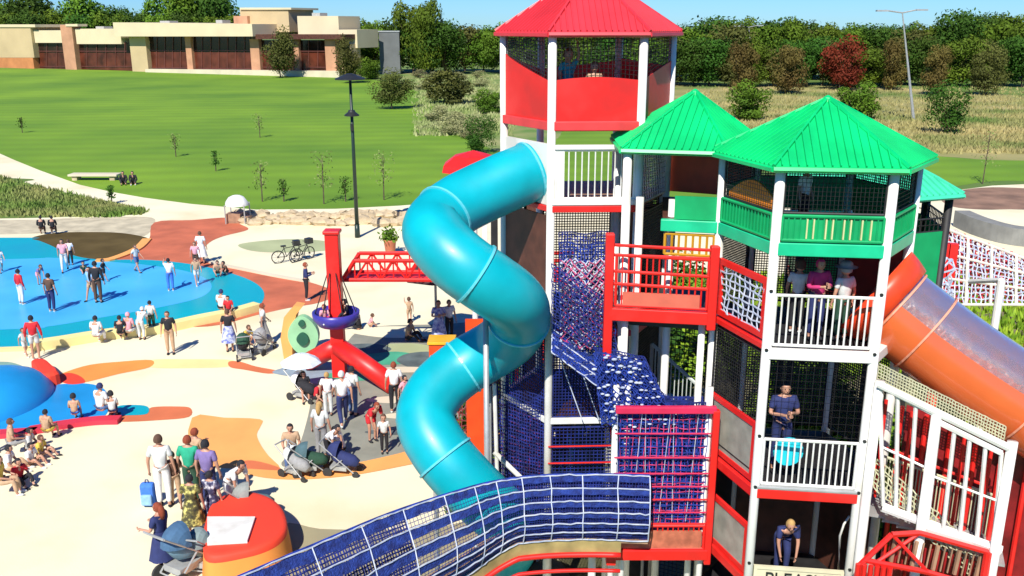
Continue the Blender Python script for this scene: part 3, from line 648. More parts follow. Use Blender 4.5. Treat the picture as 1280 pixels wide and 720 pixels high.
C=dict(w=(.78,.78,.78),k=(.015,.015,.02),r=(.6,.02,.03),n=(.02,.03,.12),b=(.05,.18,.6),lb=(.3,.5,.75),g=(.02,.35,.2),dg=(.02,.07,.04),y=(.7,.5,.08),p=(.75,.35,.4),m=(.5,.03,.15),gr=(.3,.3,.3),pu=(.2,.15,.35),t=(.02,.4,.45),tan=(.5,.33,.2),br=(.1,.05,.03),o=(.75,.2,.03),j=(.08,.14,.3),bl=(.45,.28,.1),rh=(.25,.05,.02),lg=(.6,.62,.6))
FLOW=mat('yellow_black_print',(.03,.03,.02),.85,0,9,c2=(.75,.68,.2),c3=(.10,.09,.03)); FLOB=mat('blue_white_print',(.05,.08,.4),.85,0,10,c2=(.7,.75,.85)); FLOK=mat('black_white_print',(.02,.02,.05),.85,0,9,c2=(.7,.7,.72),c3=(.05,.05,.12))
def mcol(c): return {'F':FLOW,'B':FLOB,'K':FLOK}[c] if c in('F','B','K') else fab(C[c])
def person(px,py,pn,ht,rz,top,bot,hair,label,P=None,hat=None,dark=False,group=None,zup=0):
    # ht standing height; top 's:w' shirt colour / 'j:' jumper ; bot 't:','s:','d:' trousers shorts skirt
    child=ht<1.35
    P=P if P is not None else G(px,py,zup)
    e=empty('person',P,label,'person',group,rz=math.radians(rz)); sc=ht/1.7; e.scale=(sc,sc,sc)
    def put(nm,me,m):
        o=bpy.data.objects.new(nm,me); COL.objects.link(o); o.parent=e
        if m: o.material_slots[0].link='OBJECT'; o.material_slots[0].material=m
        return o
    # figures are built round the world origin: children carry no offset
    put('body',body(pn,child),SKIN2 if dark else SKIN)
    tk,tc=top.split(':'); bk,bc=bot.split(':')
    put('shirt' if tk=='s' else 'jumper',garment('shirt' if tk=='s' else 'jumper',pn,child),mcol(tc))
    put({'t':'trousers','s':'shorts','d':'skirt'}[bk],garment({'t':'trousers','s':'shorts','d':'skirt'}[bk],pn,child),mcol(bc))
    lk=hair.startswith('L'); put('hair',garment('long_hair' if lk else 'hair',pn,child),fab(C[hair[1:] if lk else hair]))
    sc_=fab(C['k'] if R.random()<.5 else C['lg'])
    for q_ in ('shoe0','shoe1'): put('shoe',garment(q_,pn,child),sc_)
    if hat: put('hat',garment('hat',pn,child),fab(C[hat]))
    return e
PE=[
# splash pad
(2,341,'walk',1.3,40,'s:w','s:w','br','child in white at the far left edge of the splash pad'),
(28,381,'stand',1.65,150,'j:r','t:w','k','person in a red top and white trousers standing on the blue splash pad'),
(50,356,'bend',1.15,60,'s:pu','s:p','br','small child in purple and pink bending on the splash pad behind the red-topped person'),
(66,390,'stand',1.75,170,'s:br','t:n','k','person with brown top and navy trousers casting a long shadow on the splash pad'),
(82,340,'walk',1.7,20,'s:p','t:lg','k','person in pink and pale clothes standing nearest the dark pond'),
(89,332,'stand',1.4,200,'s:w','t:k','br','child in white beside the pink-clothed person near the pond'),
(105,341,'floor',1.1,30,'s:dg','s:k','k','dark-clothed child sitting low on the splash pad by the pond'),
(116,376,'walk',1.6,340,'s:lb','s:tan','k','child in a pale blue top left of the tall dark figure on the splash pad'),
(124,379,'stand',1.95,180,'j:k','t:br','k','tall dark-clothed adult in the middle of the splash pad'),
(131,352,'walk',1.1,90,'s:k','s:k','k','small dark child right behind the tall dark adult on the splash pad'),
(172,341,'walk',1.45,70,'s:lg','s:j','br','child in grey top and blue shorts at the upper edge of the splash pad'),
(214,364,'reach',1.6,200,'s:w','t:b','k','person in a white top and blue trousers standing on the right of the splash pad'),
(246,338,'stand',1.5,10,'s:p','s:br','br','girl in pink standing at the brick path corner of the splash pad'),
(247,357,'walk',1.4,30,'s:tan','s:lg','k','child in tan stepping off the splash pad below the pink girl'),
(253,330,'stand',1.75,180,'s:w','d:w','br','woman in a long white dress on the brick path'),
(273,346,'crouch',1.5,20,'s:tan','s:k','k','crouching person in tan at the right end of the splash pad'),
(283,344,'crouch',1.2,320,'s:br','s:k','k','small dark child crouching at the very right of the splash pad'),
(46,450,'stand',1.75,200,'j:r','s:lg','k','adult in a red top standing on the cream plaza below the splash pad'),
(33,446,'walk',1.1,60,'s:lg','s:lg','br','pale-clothed toddler beside the adult in the red top'),
(122,432,'sit',1.65,180,'s:w','t:w','k','person in white sitting on the yellow seat wall alone'),
(152,428,'sit',1.5,190,'s:k','t:k','k','person in black sitting on the yellow seat wall'),
(162,426,'sit',1.6,170,'s:p','t:lg','p','person in pink with a pink cap sitting on the yellow seat wall'),
(178,425,'bend',1.5,180,'s:w','t:lg','lg','person in white bending over the yellow seat wall'),
(191,417,'stand',1.4,180,'s:lg','t:dg','k','child in pale green standing by the yellow seat wall'),
(214,443,'stand',1.72,10,'s:k','t:tan','br','person in a black top and tan trousers walking on the cream plaza'),
(278,397,'sit',1.7,170,'s:w','t:k','n','person in a white shirt with a navy cap sitting on the seat wall end'),
(287,398,'sit',1.4,10,'s:r','s:k','k','child in red and black beside the white-shirted person'),
(288,440,'stand',1.72,190,'s:k','d:B','br','woman in a blue and white patterned skirt walking with a stroller'),
(309,432,'crouch',1.5,60,'s:y','s:k','br','person in yellow crouching by the dark stroller'),
(331,431,'walk',1.7,120,'s:lg','t:gr','rh','person with red cap hair and grey clothes near the brick path end'),
# near truss
(384,376,'hold',1.8,100,'j:n','t:k','rh','dark-clothed man standing at the plaza edge left of the red mast'),
(449,412,'floor',1.75,260,'j:k','t:k','k','woman in black sitting on the ground right of the red mast'),
(463,410,'crouch',1.0,100,'s:p','s:tan','br','toddler in pink beside the woman in black'),
(510,425,'floor',1.75,70,'s:tan','t:k','k','person in tan and black sitting on the pattern surface'),
(512,404,'reach',1.1,200,'s:tan','s:tan','br','small child in tan running beyond the seated person'),
(549,432,'hold',1.85,10,'s:B','d:B','br','woman in a long blue and white dress under the dark umbrella'),
(562,426,'stand',1.7,30,'s:w','t:k','k','person in white and black beside the blue-dressed woman'),
# mid group
(381,499,'sit',1.4,20,'s:k','s:lg','k','child with dark top seated beneath the white parasol'),
(398,505,'crouch',1.5,60,'s:r','s:k','k','person in red crouching beside the pale parasol'),
(411,520,'stand',1.5,180,'s:w','t:lg','bl','child in pale clothes behind the red crouching person'),
(430,533,'walk',1.85,200,'s:w','t:n','lg','adult in white top and navy jeans pushing forward on the grey surface'),
(442,520,'stand',1.7,150,'s:lg','t:j','k','person in pale grey and jeans right behind the adult in white'),
(494,516,'stand',1.75,185,'s:w','t:k','rh','woman in a white pink top and black trousers near the slide'),
(507,520,'walk',1.4,60,'s:p','t:lg','k','child in pink holding on beside the woman near the slide'),
(466,552,'bend',1.6,40,'s:r','s:r','rh','child in red leaning over on the grey surface'),
(481,567,'stand',1.2,10,'s:lg','t:k','br','small child with black trousers by the orange edge of the grey surface'),
(366,580,'sit',1.75,10,'s:tan','t:j','k','woman with bare shoulders sitting beside a dark stroller'),
(403,572,'stand',1.75,170,'s:lg','t:gr','Lbl','woman with long fair hair beside the white-covered stroller'),
(414,580,'bend',1.5,60,'s:w','t:k','k','person in white bending over a stroller'),
(426,571,'crouch',1.6,250,'s:w','t:k','k','person in white and black crouching at the stroller'),
# near pool bottom-left
(95,528,'sit',1.25,190,'s:tan','s:b','k','child in tan and blue sitting on the crimson seat wall'),
(128,527,'sit',1.75,160,'s:w','t:j','n','adult in white with a navy cap sitting on the crimson seat wall'),
(142,526,'sit',1.3,200,'s:lg','t:n','k','child in grey and navy sitting right beside the white-clad adult'),
(60,552,'sit',1.4,170,'s:tan','s:y','k','dark-haired child in tan topmost of the bottom-left cluster'),
(50,572,'floor',1.4,90,'s:y','s:tan','br','child in yellow sitting at the outer edge of the bottom-left cluster'),
(36,565,'floor',1.5,100,'s:lg','s:k','k','dark-haired child in pale grey in the middle of the bottom-left cluster'),
(38,582,'floor',1.4,80,'s:w','s:br','k','child in white sitting below the pale grey one in the bottom-left cluster'),
(16,570,'sit',1.6,120,'s:tan','t:gr','br','person in tan at the back of the bottom-left cluster'),
(10,590,'floor',1.6,100,'s:w','t:tan','k','person in white at the left edge of the bottom-left cluster'),
(24,604,'floor',1.5,60,'s:r','t:k','k','person in red in the bottom-left cluster'),
(2,620,'sit',1.6,100,'s:y','t:tan','k','person in yellow lowest in the bottom-left cluster'),
(-6,566,'stand',1.5,120,'s:b','t:tan','k','child in blue cut off by the left edge'),
# foreground group
(207,634,'stand',2.05,185,'s:lg','t:w','br','tall man in a pale grey shirt and white trousers in the foreground group'),
(221,630,'hold',1.5,200,'s:br','t:tan','br','person in brown close behind the tall man in white trousers'),
(242,630,'stand',1.95,180,'s:g','t:dg','rh','adult in a bright green top in the middle of the foreground group'),
(244,672,'stand',1.7,180,'s:F','d:F','k','woman in a yellow and black patterned dress at the front of the foreground group'),
(264,636,'stand',1.95,170,'s:pu','t:n','k','adult in a purple top right of the green-topped adult'),
(268,662,'stand',1.6,170,'s:K','d:K','k','woman in a black and white patterned dress right of the yellow-patterned one'),
(294,640,'bend',1.8,60,'s:w','t:w','k','person in white leaning over the stroller at the seat mound'),
(250,612,'hold',1.8,150,'j:tan','t:br','rh','adult in tan with red hair at the back of the foreground group'),
(207,717,'push',1.8,250,'s:n','d:n','Lrh','woman in a navy dress pushing the blue-grey stroller at the bottom'),
]
for a in PE: person(*a[:8],a[8])
def shift(px,py,z=0): return G(px,py,z)
stroller(305,447,math.radians(200),fab(C['k']),fab(C['dg']),'dark stroller beside the woman in the patterned skirt')
stroller(330,440,math.radians(160),fab(C['gr']),fab(C['gr']),'grey stroller near the red-haired person on the cream plaza')
stroller(390,592,math.radians(100),fab(C['dg']),fab((.06,.12,.14)),'dark teal stroller beside the bare-shouldered woman',.95)
stroller(372,596,math.radians(60),fab(C['gr']),fab(C['lg']),'small grey stroller nearest the orange edge',.9)
stroller(430,592,math.radians(80),fab(C['n']),fab(C['n']),'navy stroller next to the crouching person in white',.95)
stroller(381,500,math.radians(60),fab(C['k']),fab(C['w']),'dark stroller with a white hood behind the white parasol')
stroller(238,716,math.radians(150),fab((.12,.22,.3)),fab((.05,.12,.22)),'large blue-grey stroller pushed by the woman in the navy dress',1.35)
stroller(256,708,math.radians(170),fab((.18,.24,.24)),fab((.2,.26,.26)),'green-grey stroller right beside the blue-grey one',1.05)
stroller(318,650,math.radians(110),fab((.12,.2,.22)),fab((.25,.27,.25)),'slate grey stroller standing at the red seat mound',1.05)
b=G(187,632,0); e=empty('backpack',b,'blue backpack standing beside the tall man in white trousers','bag')
mb=MB(); mb.box(b+Vector((0,0,.34)),(.36,.24,.64)); mb.build('bag_body',fab(C['b']),e,bevel=.08)
mb=MB(); mb.box(b+Vector((0,-.15,.24)),(.28,.1,.3)); mb.build('pocket',fab((.25,.45,.7)),e,bevel=.04); mb=MB(); mb.sweep([b+Vector((-.05,0,.64)),b+Vector((-.03,0,.74)),b+Vector((.03,0,.74)),b+Vector((.05,0,.64))],.015,6); mb.build('handle',fab(C['n']),e)
# parasol over stroller, dark umbrella
def parasol(P,r,hh,m,label,pole=.025,cat='parasol'):
    e=empty('parasol',P,label,cat); mb=MB(); mb.lathe(P+Vector((0,0,hh)),[(r,-.28*r),(r*.8,-.1*r),(r*.45,.1*r),(.02,.2*r)],8); mb.build('canopy',m,e); mb=MB(); mb.tube(P,P+Vector((0,0,hh+.2*r)),pole,8); mb.build('pole',GREYM,e); return e
parasol(G(379,496),.68,1.4,fab((.7,.78,.85)),'small white sun parasol over a dark stroller left of the red mast foot')
parasol(G(546,429),1.35,3.1,fab((.05,.02,.02)),'dark umbrella-like disc shade over the woman in the blue dress',.05,'umbrella')
# black wheelchairs/bikes pair  (365,315)
def bike(px,py,label,rz):
    e=empty('bicycle',(0,0,0),label,'bicycle','bicycles parked on the plaza')
    for x in (-.5,.5):
        mb=MB(); n=18; mb.sweep([(x+.33*math.cos(2*PI*i/n),0,.34+.33*math.sin(2*PI*i/n)) for i in range(n+1)],.03,6,cap=False); mb.tube((x,-.03,.34),(x,.03,.34),.05,8)
        for k in range(8): mb.tube((x,0,.34),(x+.33*math.cos(k*PI/4),0,.34+.33*math.sin(k*PI/4)),.006,3)
        mb.build('wheel',WHB,e)
    mb=MB()
    for a,b_ in [((-.5,0,.34),(-.15,0,.78)),((-.5,0,.34),(-.05,0,.32)),((-.05,0,.32),(-.18,0,.85)),((-.05,0,.32),(.35,0,.8)),((-.16,0,.78),(.35,0,.82)),((.5,0,.34),(.33,0,.95))]: mb.tube(a,b_,.022,6)
    mb.build('frame',BLACKM,e); mb=MB(); mb.box((-.19,0,.9),(.26,.14,.07)); mb.build('saddle',BLACKM,e); mb=MB(); mb.tube((.33,-.28,.98),(.33,.28,.98),.02,6); mb.box((.5,0,1.0),(.34,.32,.28)); mb.build('handlebar',BLACKM,e)
    e.location=G(px,py); e.rotation_euler=(0,0,rz); e.scale=(1.0,1.0,1.0)
bike(360,328,'black bicycle with a front basket parked on the plaza, left one',.5); bike(378,326,'black bicycle parked just right of the other one on the plaza',.9)
for px,py,l in [(155,230,'left of the two people in black sitting on the lawn by the stone bench'),(167,230,'right of the two people in black sitting on the lawn by the stone bench')]: person(px,py,'floor',2.0,20,'j:k','t:k','k',l)
for px,py,l in [(53,294,'left of the two dark-clothed people seated at the stone path above the splash pad'),(67,294,'right of the two dark-clothed people seated at the stone path above the splash pad')]: person(px,py,'sit',1.6,200,'j:k','t:br','k',l)
# ================================================================ RED MAST SPINNER + TRUSS
mp=G(425,470); X0,Y0=mp.x,mp.y
e=empty('spinner_mast',mp,'tall square red mast with a blue basket seat and red tube feet','play mast')
mb=MB(); mb.box((X0,Y0,2.6),(.46,.46,5.2)); mb.box((X0,Y0,5.24),(.56,.56,.12)); mb.build('mast',RED,e,bevel=.03)
bk=Vector((X0-.0,Y0-.1,2.25)); mb=MB(); mb.lathe(bk,[(.2,-.32),(.62,-.28),(.80,-.05),(.82,.18),(.74,.2),(.70,-.02),(.5,-.18),(.24,-.2)],24); mb.build('basket',mat('indigo_plastic',(.05,.04,.30),.35,.1,2),e,smooth=True)
mb=MB(); 
for k in range(6): a=k*PI/3; mb.tube(bk+Vector((.72*math.cos(a),.72*math.sin(a),.1)),bk+Vector((.2*math.cos(a),.2*math.sin(a),1.6)),.02,5)
mb.build('cable',BLACKM,e)
for px,py in ((385,462),(492,492)):
    q=G(px,py); mb=MB(); mb.sweep([(X0,Y0,1.1),(X0+(q.x-X0)*.35,Y0+(q.y-Y0)*.35,.85),(q.x,q.y,.3)],.33,14); mb.build('foot_tube',RED,e,smooth=True)
P0=bk+Vector((-.35,-.3,-.08)); person(0,0,'floor',1.15,20,'s:p','t:m','rh','small child in pink riding in the blue basket of the red mast',P=P0)
P0=bk+Vector((.38,.1,-.08)); person(0,0,'floor',1.25,300,'s:k','t:k','k','dark-clothed child riding at the right of the blue basket',P=P0)
# truss bridge
ty=31.0
e=empty('truss_bridge',(D(425,350,ty).x,ty,0),'red steel truss footbridge leading from the red mast to the towers','footbridge')
zb=D(480,350,ty).z; zt=D(480,326,ty).z; xL=D(428,350,ty).x; xR=2.2
for yy,nm in ((ty,'truss'),(ty+1.1,'truss')):
    mb=MB(); mb.tube((xL,yy,zb),(xR,yy,zb),.08,6); mb.tube((xL+.45,yy,zt),(xR,yy,zt),.08,6); mb.tube((xL,yy,zb),(xL+.45,yy,zt),.08,6)
    x=xL+.45; k=0
    while x<xR-.5:
        mb.tube((x,yy,zt if k%2 else zb),(x+.45,yy,zb if k%2 else zt),.04,5); mb.tube((x,yy,zb),(x,yy,zt),.03,5); x+=.45; k+=1
    mb.build(nm,RED,e)
mb=MB(); mb.box(((xL+xR)/2,ty+.55,zb-.02),(xR-xL,1.0,.06)); mb.build('deck',RED,e)
for x in (xR-1,): mb=MB(); mb.tube((x,ty+.5,0),(x,ty+.5,zb),.09,8); mb.build('leg',RED,e)
# green snail panel + red tub etc
q=G(382,452); e=empty('climbing_wall',q,'pale green rounded climbing panel with round holes left of the red mast','climbing panel'); 
mb=MB(); n=26
def blob(rx,rz_,cz,n=26): return [(rx*math.cos(2*PI*i/n)*(1+.12*math.cos(2*2*PI*i/n)),cz+rz_*math.sin(2*PI*i/n)) for i in range(n)]
def plate(o,pts,th,m,par,nm,dy=0):
    mb=MB(); n=len(pts); mb.add([(o.x+a,o.y+dy-th/2,o.z+b) for a,b in pts]+[(o.x+a,o.y+dy+th/2,o.z+b) for a,b in pts],[tuple(range(n-1,-1,-1))[::-1],tuple(range(2*n-1,n-1,-1))]+[(i,n+i,n+(i+1)%n,(i+1)%n) for i in range(n)]); return mb.build(nm,m,par)
MINT=mat('mint_panel',(.28,.55,.30),.5,.15,1)
plate(q,blob(.50,.75,1.05),.3,MINT,e,'panel'); plate(q,blob(.2,.25,.95),.1,mat('dark_green_hole',(.01,.09,.05),.6),e,'porthole',-.2); plate(q,blob(.11,.13,1.55),.1,MT['dark_green_hole'],e,'porthole',-.2)
plate(q,[(-.8,0),(-.5,0),(-.45,1.0),(-.25,1.8),(.0,2.1),(-.3,2.15),(-.7,1.7),(-.88,.9)],.5,PEACH2,e,'arch',.3)
q=G(666-105,462); q=G(553,455); e=empty('planter_box',q,'orange-red play box with a yellow rim beneath the blue-dressed woman','play box'); mb=MB(); mb.box(q+Vector((0,0,.45)),(.9,.8,.9)); mb.build('box_body',mat('orange_red_box',(.75,.07,.01),.5),e,bevel=.04); mb=MB(); mb.box(q+Vector((0,0,.94)),(1.0,.9,.1)); mb.build('rim',YEL,e,bevel=.02)
q=G(488,318); e=empty('terracotta_planter',q,'tall terracotta planter with a green plant near the lamp post','planter'); mb=MB(); mb.lathe(q,[(.24,0),(.34,.75),(.4,.84),(.34,.84),(.3,.7)],16); mb.build('pot',mat('terracotta',(.5,.16,.08),.8),e,smooth=True); mb=MB()
for i in range(200): a=q+Vector((R.gauss(0,.22),R.gauss(0,.22),abs(R.gauss(.2,.25))+.82)); u=Vector((R.gauss(0,1),R.gauss(0,1),R.gauss(0,1))).normalized()*.12; v=u.orthogonal().normalized()*.06; mb.add([a-u,a+v,a+u,a-v],[(0,1,2,3)])
mb.build('plant',LG,e)
# red canopy far behind slide
q=Vector((D(592,205,27).x,27,0)); e=empty('red_canopy',q,'small red fabric canopy behind the upper bend of the turquoise slide','canopy'); mb=MB(); zt=D(592,190,27).z; mb.lathe((q.x,q.y,zt),[(1.0,-.55),(.95,-.35),(.6,-.1),(.02,.05)],7); mb.build('canopy',RED,e); mb=MB(); mb.tube(q,(q.x,q.y,zt),.09,8); mb.build('pole',WHITE,e)
# ================================================================ PLAY TOWERS
PR=.075
def V2(x,y): return Vector((x,y,0))
def posts(e,verts,ztop,zbot=0,r=PR,m=WHITE,caps=True):
    for v in verts:
        mb=MB(); mb.tube((v.x,v.y,zbot),(v.x,v.y,ztop),r,12); p=mb.build('post',m,e,smooth=True)
def roof(e,verts,apex,ze,ov,m,nr=7,thick=.05):
    c=sum(verts,Vector())/len(verts); c=Vector((apex[0],apex[1],0)); ev=[c+(v-c)*ov for v in verts]; A=Vector(apex); mb=MB(); n=len(ev)
    for i in range(n):
        p=Vector((ev[i].x,ev[i].y,ze)); q=Vector((ev[(i+1)%n].x,ev[(i+1)%n].y,ze)); nr_=(q-p).cross(A-p).normalized(); 
        if nr_.z<0: nr_=-nr_
        dn=Vector((0,0,-thick)); mb.add([p,q,A,p+dn,q+dn,A+dn],[(0,1,2),(5,4,3),(0,3,4,1)])
        mb.tube(p+nr_*.01,A+nr_*.01,.03,5)
        mb.tube(p-Vector((0,0,.05)),q-Vector((0,0,.05)),.045,5)
        mid=(p+q)/2; fall=A-mid
        N=nr*2
        for k in range(1,N):
            t=k/N; L=1-abs(2*t-1); s=p+(q-p)*t; en=s+fall*L*.985
            w_=(q-p).normalized()*.013; up=nr_*.035
            mb.add([s-w_,s+w_,s+w_*.6+up,s-w_*.6+up,en-w_,en+w_,en+w_*.6+up,en-w_*.6+up],[(0,1,2,3),(7,6,5,4),(3,2,6,7),(1,5,6,2),(0,3,7,4)])
    mb.lathe((A.x,A.y,A.z-.07),[(.1,0),(.07,.08),(.02,.11),(.001,.115)],8)
    return mb.build('roof',m,e)
def edge(a,b,ins=.08):
    d=(b-a).normalized(); return a+d*ins,b-d*ins
def barrier(e,a,b,z0,z1,m=WHITE,sp=.095,r=.014,nm='barrier',rail=.026,ins=.08):
    a,b=edge(a,b,ins); L=(b-a).length; mb=MB(); up=lambda p,z:Vector((p.x,p.y,z))
    mb.tube(up(a,z0),up(b,z0),rail,6); mb.tube(up(a,z1),up(b,z1),rail,6); mb.tube(up(a,z0),up(a,z1),rail,6); mb.tube(up(b,z0),up(b,z1),rail,6)
    k=int(L/sp)
    for i in range(1,k): p=a+(b-a)*i/k; mb.tube(up(p,z0),up(p,z1),r,5,cap=False)
    return mb.build(nm,m,e)
def beam(e,a,b,z,hh,m,th=.09,nm='beam',out=0,ins=0):
    a,b=edge(a,b,ins); d=(b-a); L=d.length; nrm=Vector((d.y,-d.x,0)).normalized(); c=(a+b)/2+nrm*out; mb=MB(); mb.box((c.x,c.y,z),(L,th,hh),math.atan2(d.y,d.x)); return mb.build(nm,m,e,bevel=.012)
def deck(e,verts,z,m,th=.08,sh=.96):
    c=sum(verts,Vector())/len(verts); mb=MB(); mb.prism([(c.x+(v.x-c.x)*sh,c.y+(v.y-c.y)*sh) for v in verts],z-th,z); return mb.build('deck',m,e)
def panel(e,a,b,z0,ztop,m,th=.035,n=10,nm='panel',ins=.08):
    a,b=edge(a,b,ins); d=b-a; nrm=Vector((d.y,-d.x,0)).normalized()*th/2; mb=MB()
    f=ztop if callable(ztop) else (lambda s:ztop)
    for i in range(n):
        s0,s1=i/n,(i+1)/n; p=a+d*s0; q=a+d*s1
        lo=[p-nrm,q-nrm,q+nrm,p+nrm]; zz=[f(s0),f(s1),f(s1),f(s0)]
        mb.hexa([Vector((v.x,v.y,z0)) for v in lo]+[Vector((v.x,v.y,z)) for v,z in zip(lo,zz)])
    return mb.build(nm,m,e)
def mesh_panel(e,a,b,z0,ztop,m,sp=.06,r=.006,nm='mesh_screen',ins=.08,frame=True,diag=False):
    a,b=edge(a,b,ins); d=b-a; L=d.length; mb=MB(); f=z0 if callable(z0) else (lambda s:z0); g=ztop if callable(ztop) else (lambda s:ztop)
    pt=lambda s,z:Vector((a.x+d.x*s,a.y+d.y*s,z)); k=max(2,int(L/sp))
    for i in range(k+1): s=i/k; mb.tube(pt(s,f(s)),pt(s,g(s)),r,3,cap=False)
    hz=max(g(0)-f(0),g(1)-f(1)); k2=max(2,int(hz/sp))
    for j in range(k2+1):
        t=j/k2
        for i in range(6): s0,s1=i/6,(i+1)/6; mb.tube(pt(s0,f(s0)+(g(s0)-f(s0))*t),pt(s1,f(s1)+(g(s1)-f(s1))*t),r,3,cap=False)
    if frame:
        for s in (0,1): mb.tube(pt(s,f(s)),pt(s,g(s)),.02,5)
        for h_ in (f,g):
            for i in range(6): mb.tube(pt(i/6,h_(i/6)),pt((i+1)/6,h_((i+1)/6)),.02,5)
    return mb.build(nm,m,e)
def frame_panel(e,a,b,z0,z1,mf,mi,th=.06,w_=.1,nm='framed_panel',ins=.08,inner='panel'):
    a,b=edge(a,b,ins); d=b-a; L=d.length; ra=math.atan2(d.y,d.x); c=(a+b)/2; mb=MB(); u=d.normalized()
    mb.box((c.x,c.y,z0+w_/2),(L,th,w_),ra); mb.box((c.x,c.y,z1-w_/2),(L,th,w_),ra)
    for p in (a+u*w_/2,b-u*w_/2): mb.box((p.x,p.y,(z0+z1)/2),(w_,th,z1-z0-2*w_-.004),ra)
    o=mb.build(nm,mf,e)
    if mi is not None: mb=MB(); mb.box((c.x,c.y,(z0+z1)/2),(L-2*w_+.02,.02,z1-z0-2*w_+.02),ra); mb.build(inner,mi,o)
    return o
def net(mb,fn,nu,nv,r,jit=0,seed=1,su=1,sv=1):
    rr=random.Random(seed); g=[[Vector(fn(i/nu,j/nv))+Vector((rr.gauss(0,jit),rr.gauss(0,jit),rr.gauss(0,jit))) for j in range(nv+1)] for i in range(nu+1)]
    for i in range(nu+1):
        for j in range(nv+1):
            if i<nu and j%sv==0: mb.tube(g[i][j],g[i+1][j],r,4,cap=False)
            if j<nv and i%su==0: mb.tube(g[i][j],g[i][j+1],r,4,cap=False)
    return g
HZ=lambda h:H-h
# ---- tower A (front right, green roof)
A1,A2,A3,A4,A5,A6=V2(3.46,15.0),V2(3.96,13.5),V2(5.56,13.3),V2(6.36,14.35),V2(5.86,15.8),V2(4.26,16.0)
AV=[A1,A2,A3,A4,A5,A6]; Ac=sum(AV,Vector())/6
tA=empty('play_tower',Ac,'front play tower with the largest bright green roof and white posts at right','play tower')
posts(tA,AV,HZ(2.0)); roof(tA,AV,(Ac.x,Ac.y-.1,HZ(1.10)),HZ(1.98),1.17,GREEN,8)
for i in range(6):
    a,b=AV[i],AV[(i+1)%6]
    beam(tA,a,b,HZ(3.25),.20,mat('green_beam',(.01,.50,.24),.4),.12)
    if i in(0,1,2):
        panel(tA,a,b,HZ(3.14),HZ(2.72),GPAN,nm='green_panel'); o_=Vector(((b-a).y,-(b-a).x,0)).normalized()*.035; barrier(tA,a+o_,b+o_,HZ(3.11),HZ(2.74),GPAN,.085,.012,'green_rib_frame')
        if i==1:
            for q_ in (.27,.33,.44,.50,.60,.66,.76,.84): mb=MB(); p_=a+(b-a)*q_+o_; mb.box((p_.x,p_.y,HZ(2.93)),(.022,.03,.30)); mb.build('inlay_bar',mat('pale_yellow_bar',(.6,.6,.3),.5),tA)
        mesh_panel(tA,a,b,HZ(2.70),HZ(2.05),DARKM,.06,.005)
    else: panel(tA,a,b,HZ(3.1),HZ(2.55),GPAN); mesh_panel(tA,a,b,HZ(2.55),HZ(2.05),DARKM,.045,.009)
deck(tA,AV,HZ(3.2),DARKM); deck(tA,AV,HZ(4.9),DARKM); deck(tA,AV,HZ(7.3),DARKM); deck(tA,AV,HZ(9.9),DARKM)
panel(tA,A1*.97+A2*.03+Vector((.07,.04,0)),A2+Vector((.07,.04,0)),HZ(2.95),lambda s_:HZ(2.62-.28*math.sin(PI*s_)),mat('bright_orange_panel',(.85,.25,.01),.5),nm='orange_panel')
# upper storey
barrier(tA,A2,A3,HZ(4.78),HZ(3.98)); beam(tA,A2,A3,HZ(4.92),.17,WHITE,.14)
f1=frame_panel(tA,A1,A2,HZ(4.72),HZ(3.75),RED,None); mb=MB(); a,b=edge(A1,A2,.16); net(mb,lambda u,v:(a.x+(b.x-a.x)*u,a.y+(b.y-a.y)*u,HZ(4.62)+.78*v),9,7,.014,.014,3); mb.build('rope_net',ROPEW,f1)
beam(tA,A1,A2,HZ(4.82),.1,RED,.12)
beam(tA,A3,A4,HZ(4.92),.17,WHITE,.14); beam(tA,A4,A5,HZ(4.92),.17,WHITE,.14)
panel(tA,A4,A5,HZ(4.8),HZ(3.4),mat('dark_red_panel',(.28,.008,.012),.5),nm='entry_panel')
mesh_panel(tA,A5,A6,HZ(4.8),HZ(3.4),DARKM,.045,.010); mesh_panel(tA,A6,A1,HZ(4.8),HZ(3.4),DARKM,.045,.010)
mesh_panel(tA,A1,A2,HZ(7.0),HZ(4.95),DARKM,.06,.004)
# middle storey
barrier(tA,A2,A3,HZ(7.16),HZ(6.38)); beam(tA,A2,A3,HZ(7.32),.17,RED,.14); beam(tA,A2,A3,HZ(7.21),.05,GREYM,.16)
frame_panel(tA,A1,A2,HZ(7.18),HZ(6.15),RED,mat('perforated_grey_panel',(.30,.30,.25),.5,.2,4),w_=.09); beam(tA,A1,A2,HZ(7.32),.17,RED,.14)
beam(tA,A3,A4,HZ(7.32),.17,RED,.14); mesh_panel(tA,A5,A6,HZ(7.2),HZ(5.2),DARKM,.05,.012); mesh_panel(tA,A4,A5,HZ(7.2),HZ(5.0),DARKM,.05,.012); mesh_panel(tA,A6,A1,HZ(7.2),HZ(5.0),DARKM,.05,.012)
mesh_panel(tA,A2,A3,HZ(6.3),HZ(5.02),DARKM,.11,.003,frame=False)
panel(tA,A5,A6,HZ(12),HZ(7.5),BROWN,nm='back_panel'); panel(tA,A4,A5,HZ(12),HZ(7.5),BROWN,nm='back_panel'); panel(tA,A6,A1,HZ(12),HZ(7.6),DARKM,nm='back_panel')
mesh_panel(tA,A5,A6,HZ(6.9),HZ(5.9),DARKM,.05,.014)
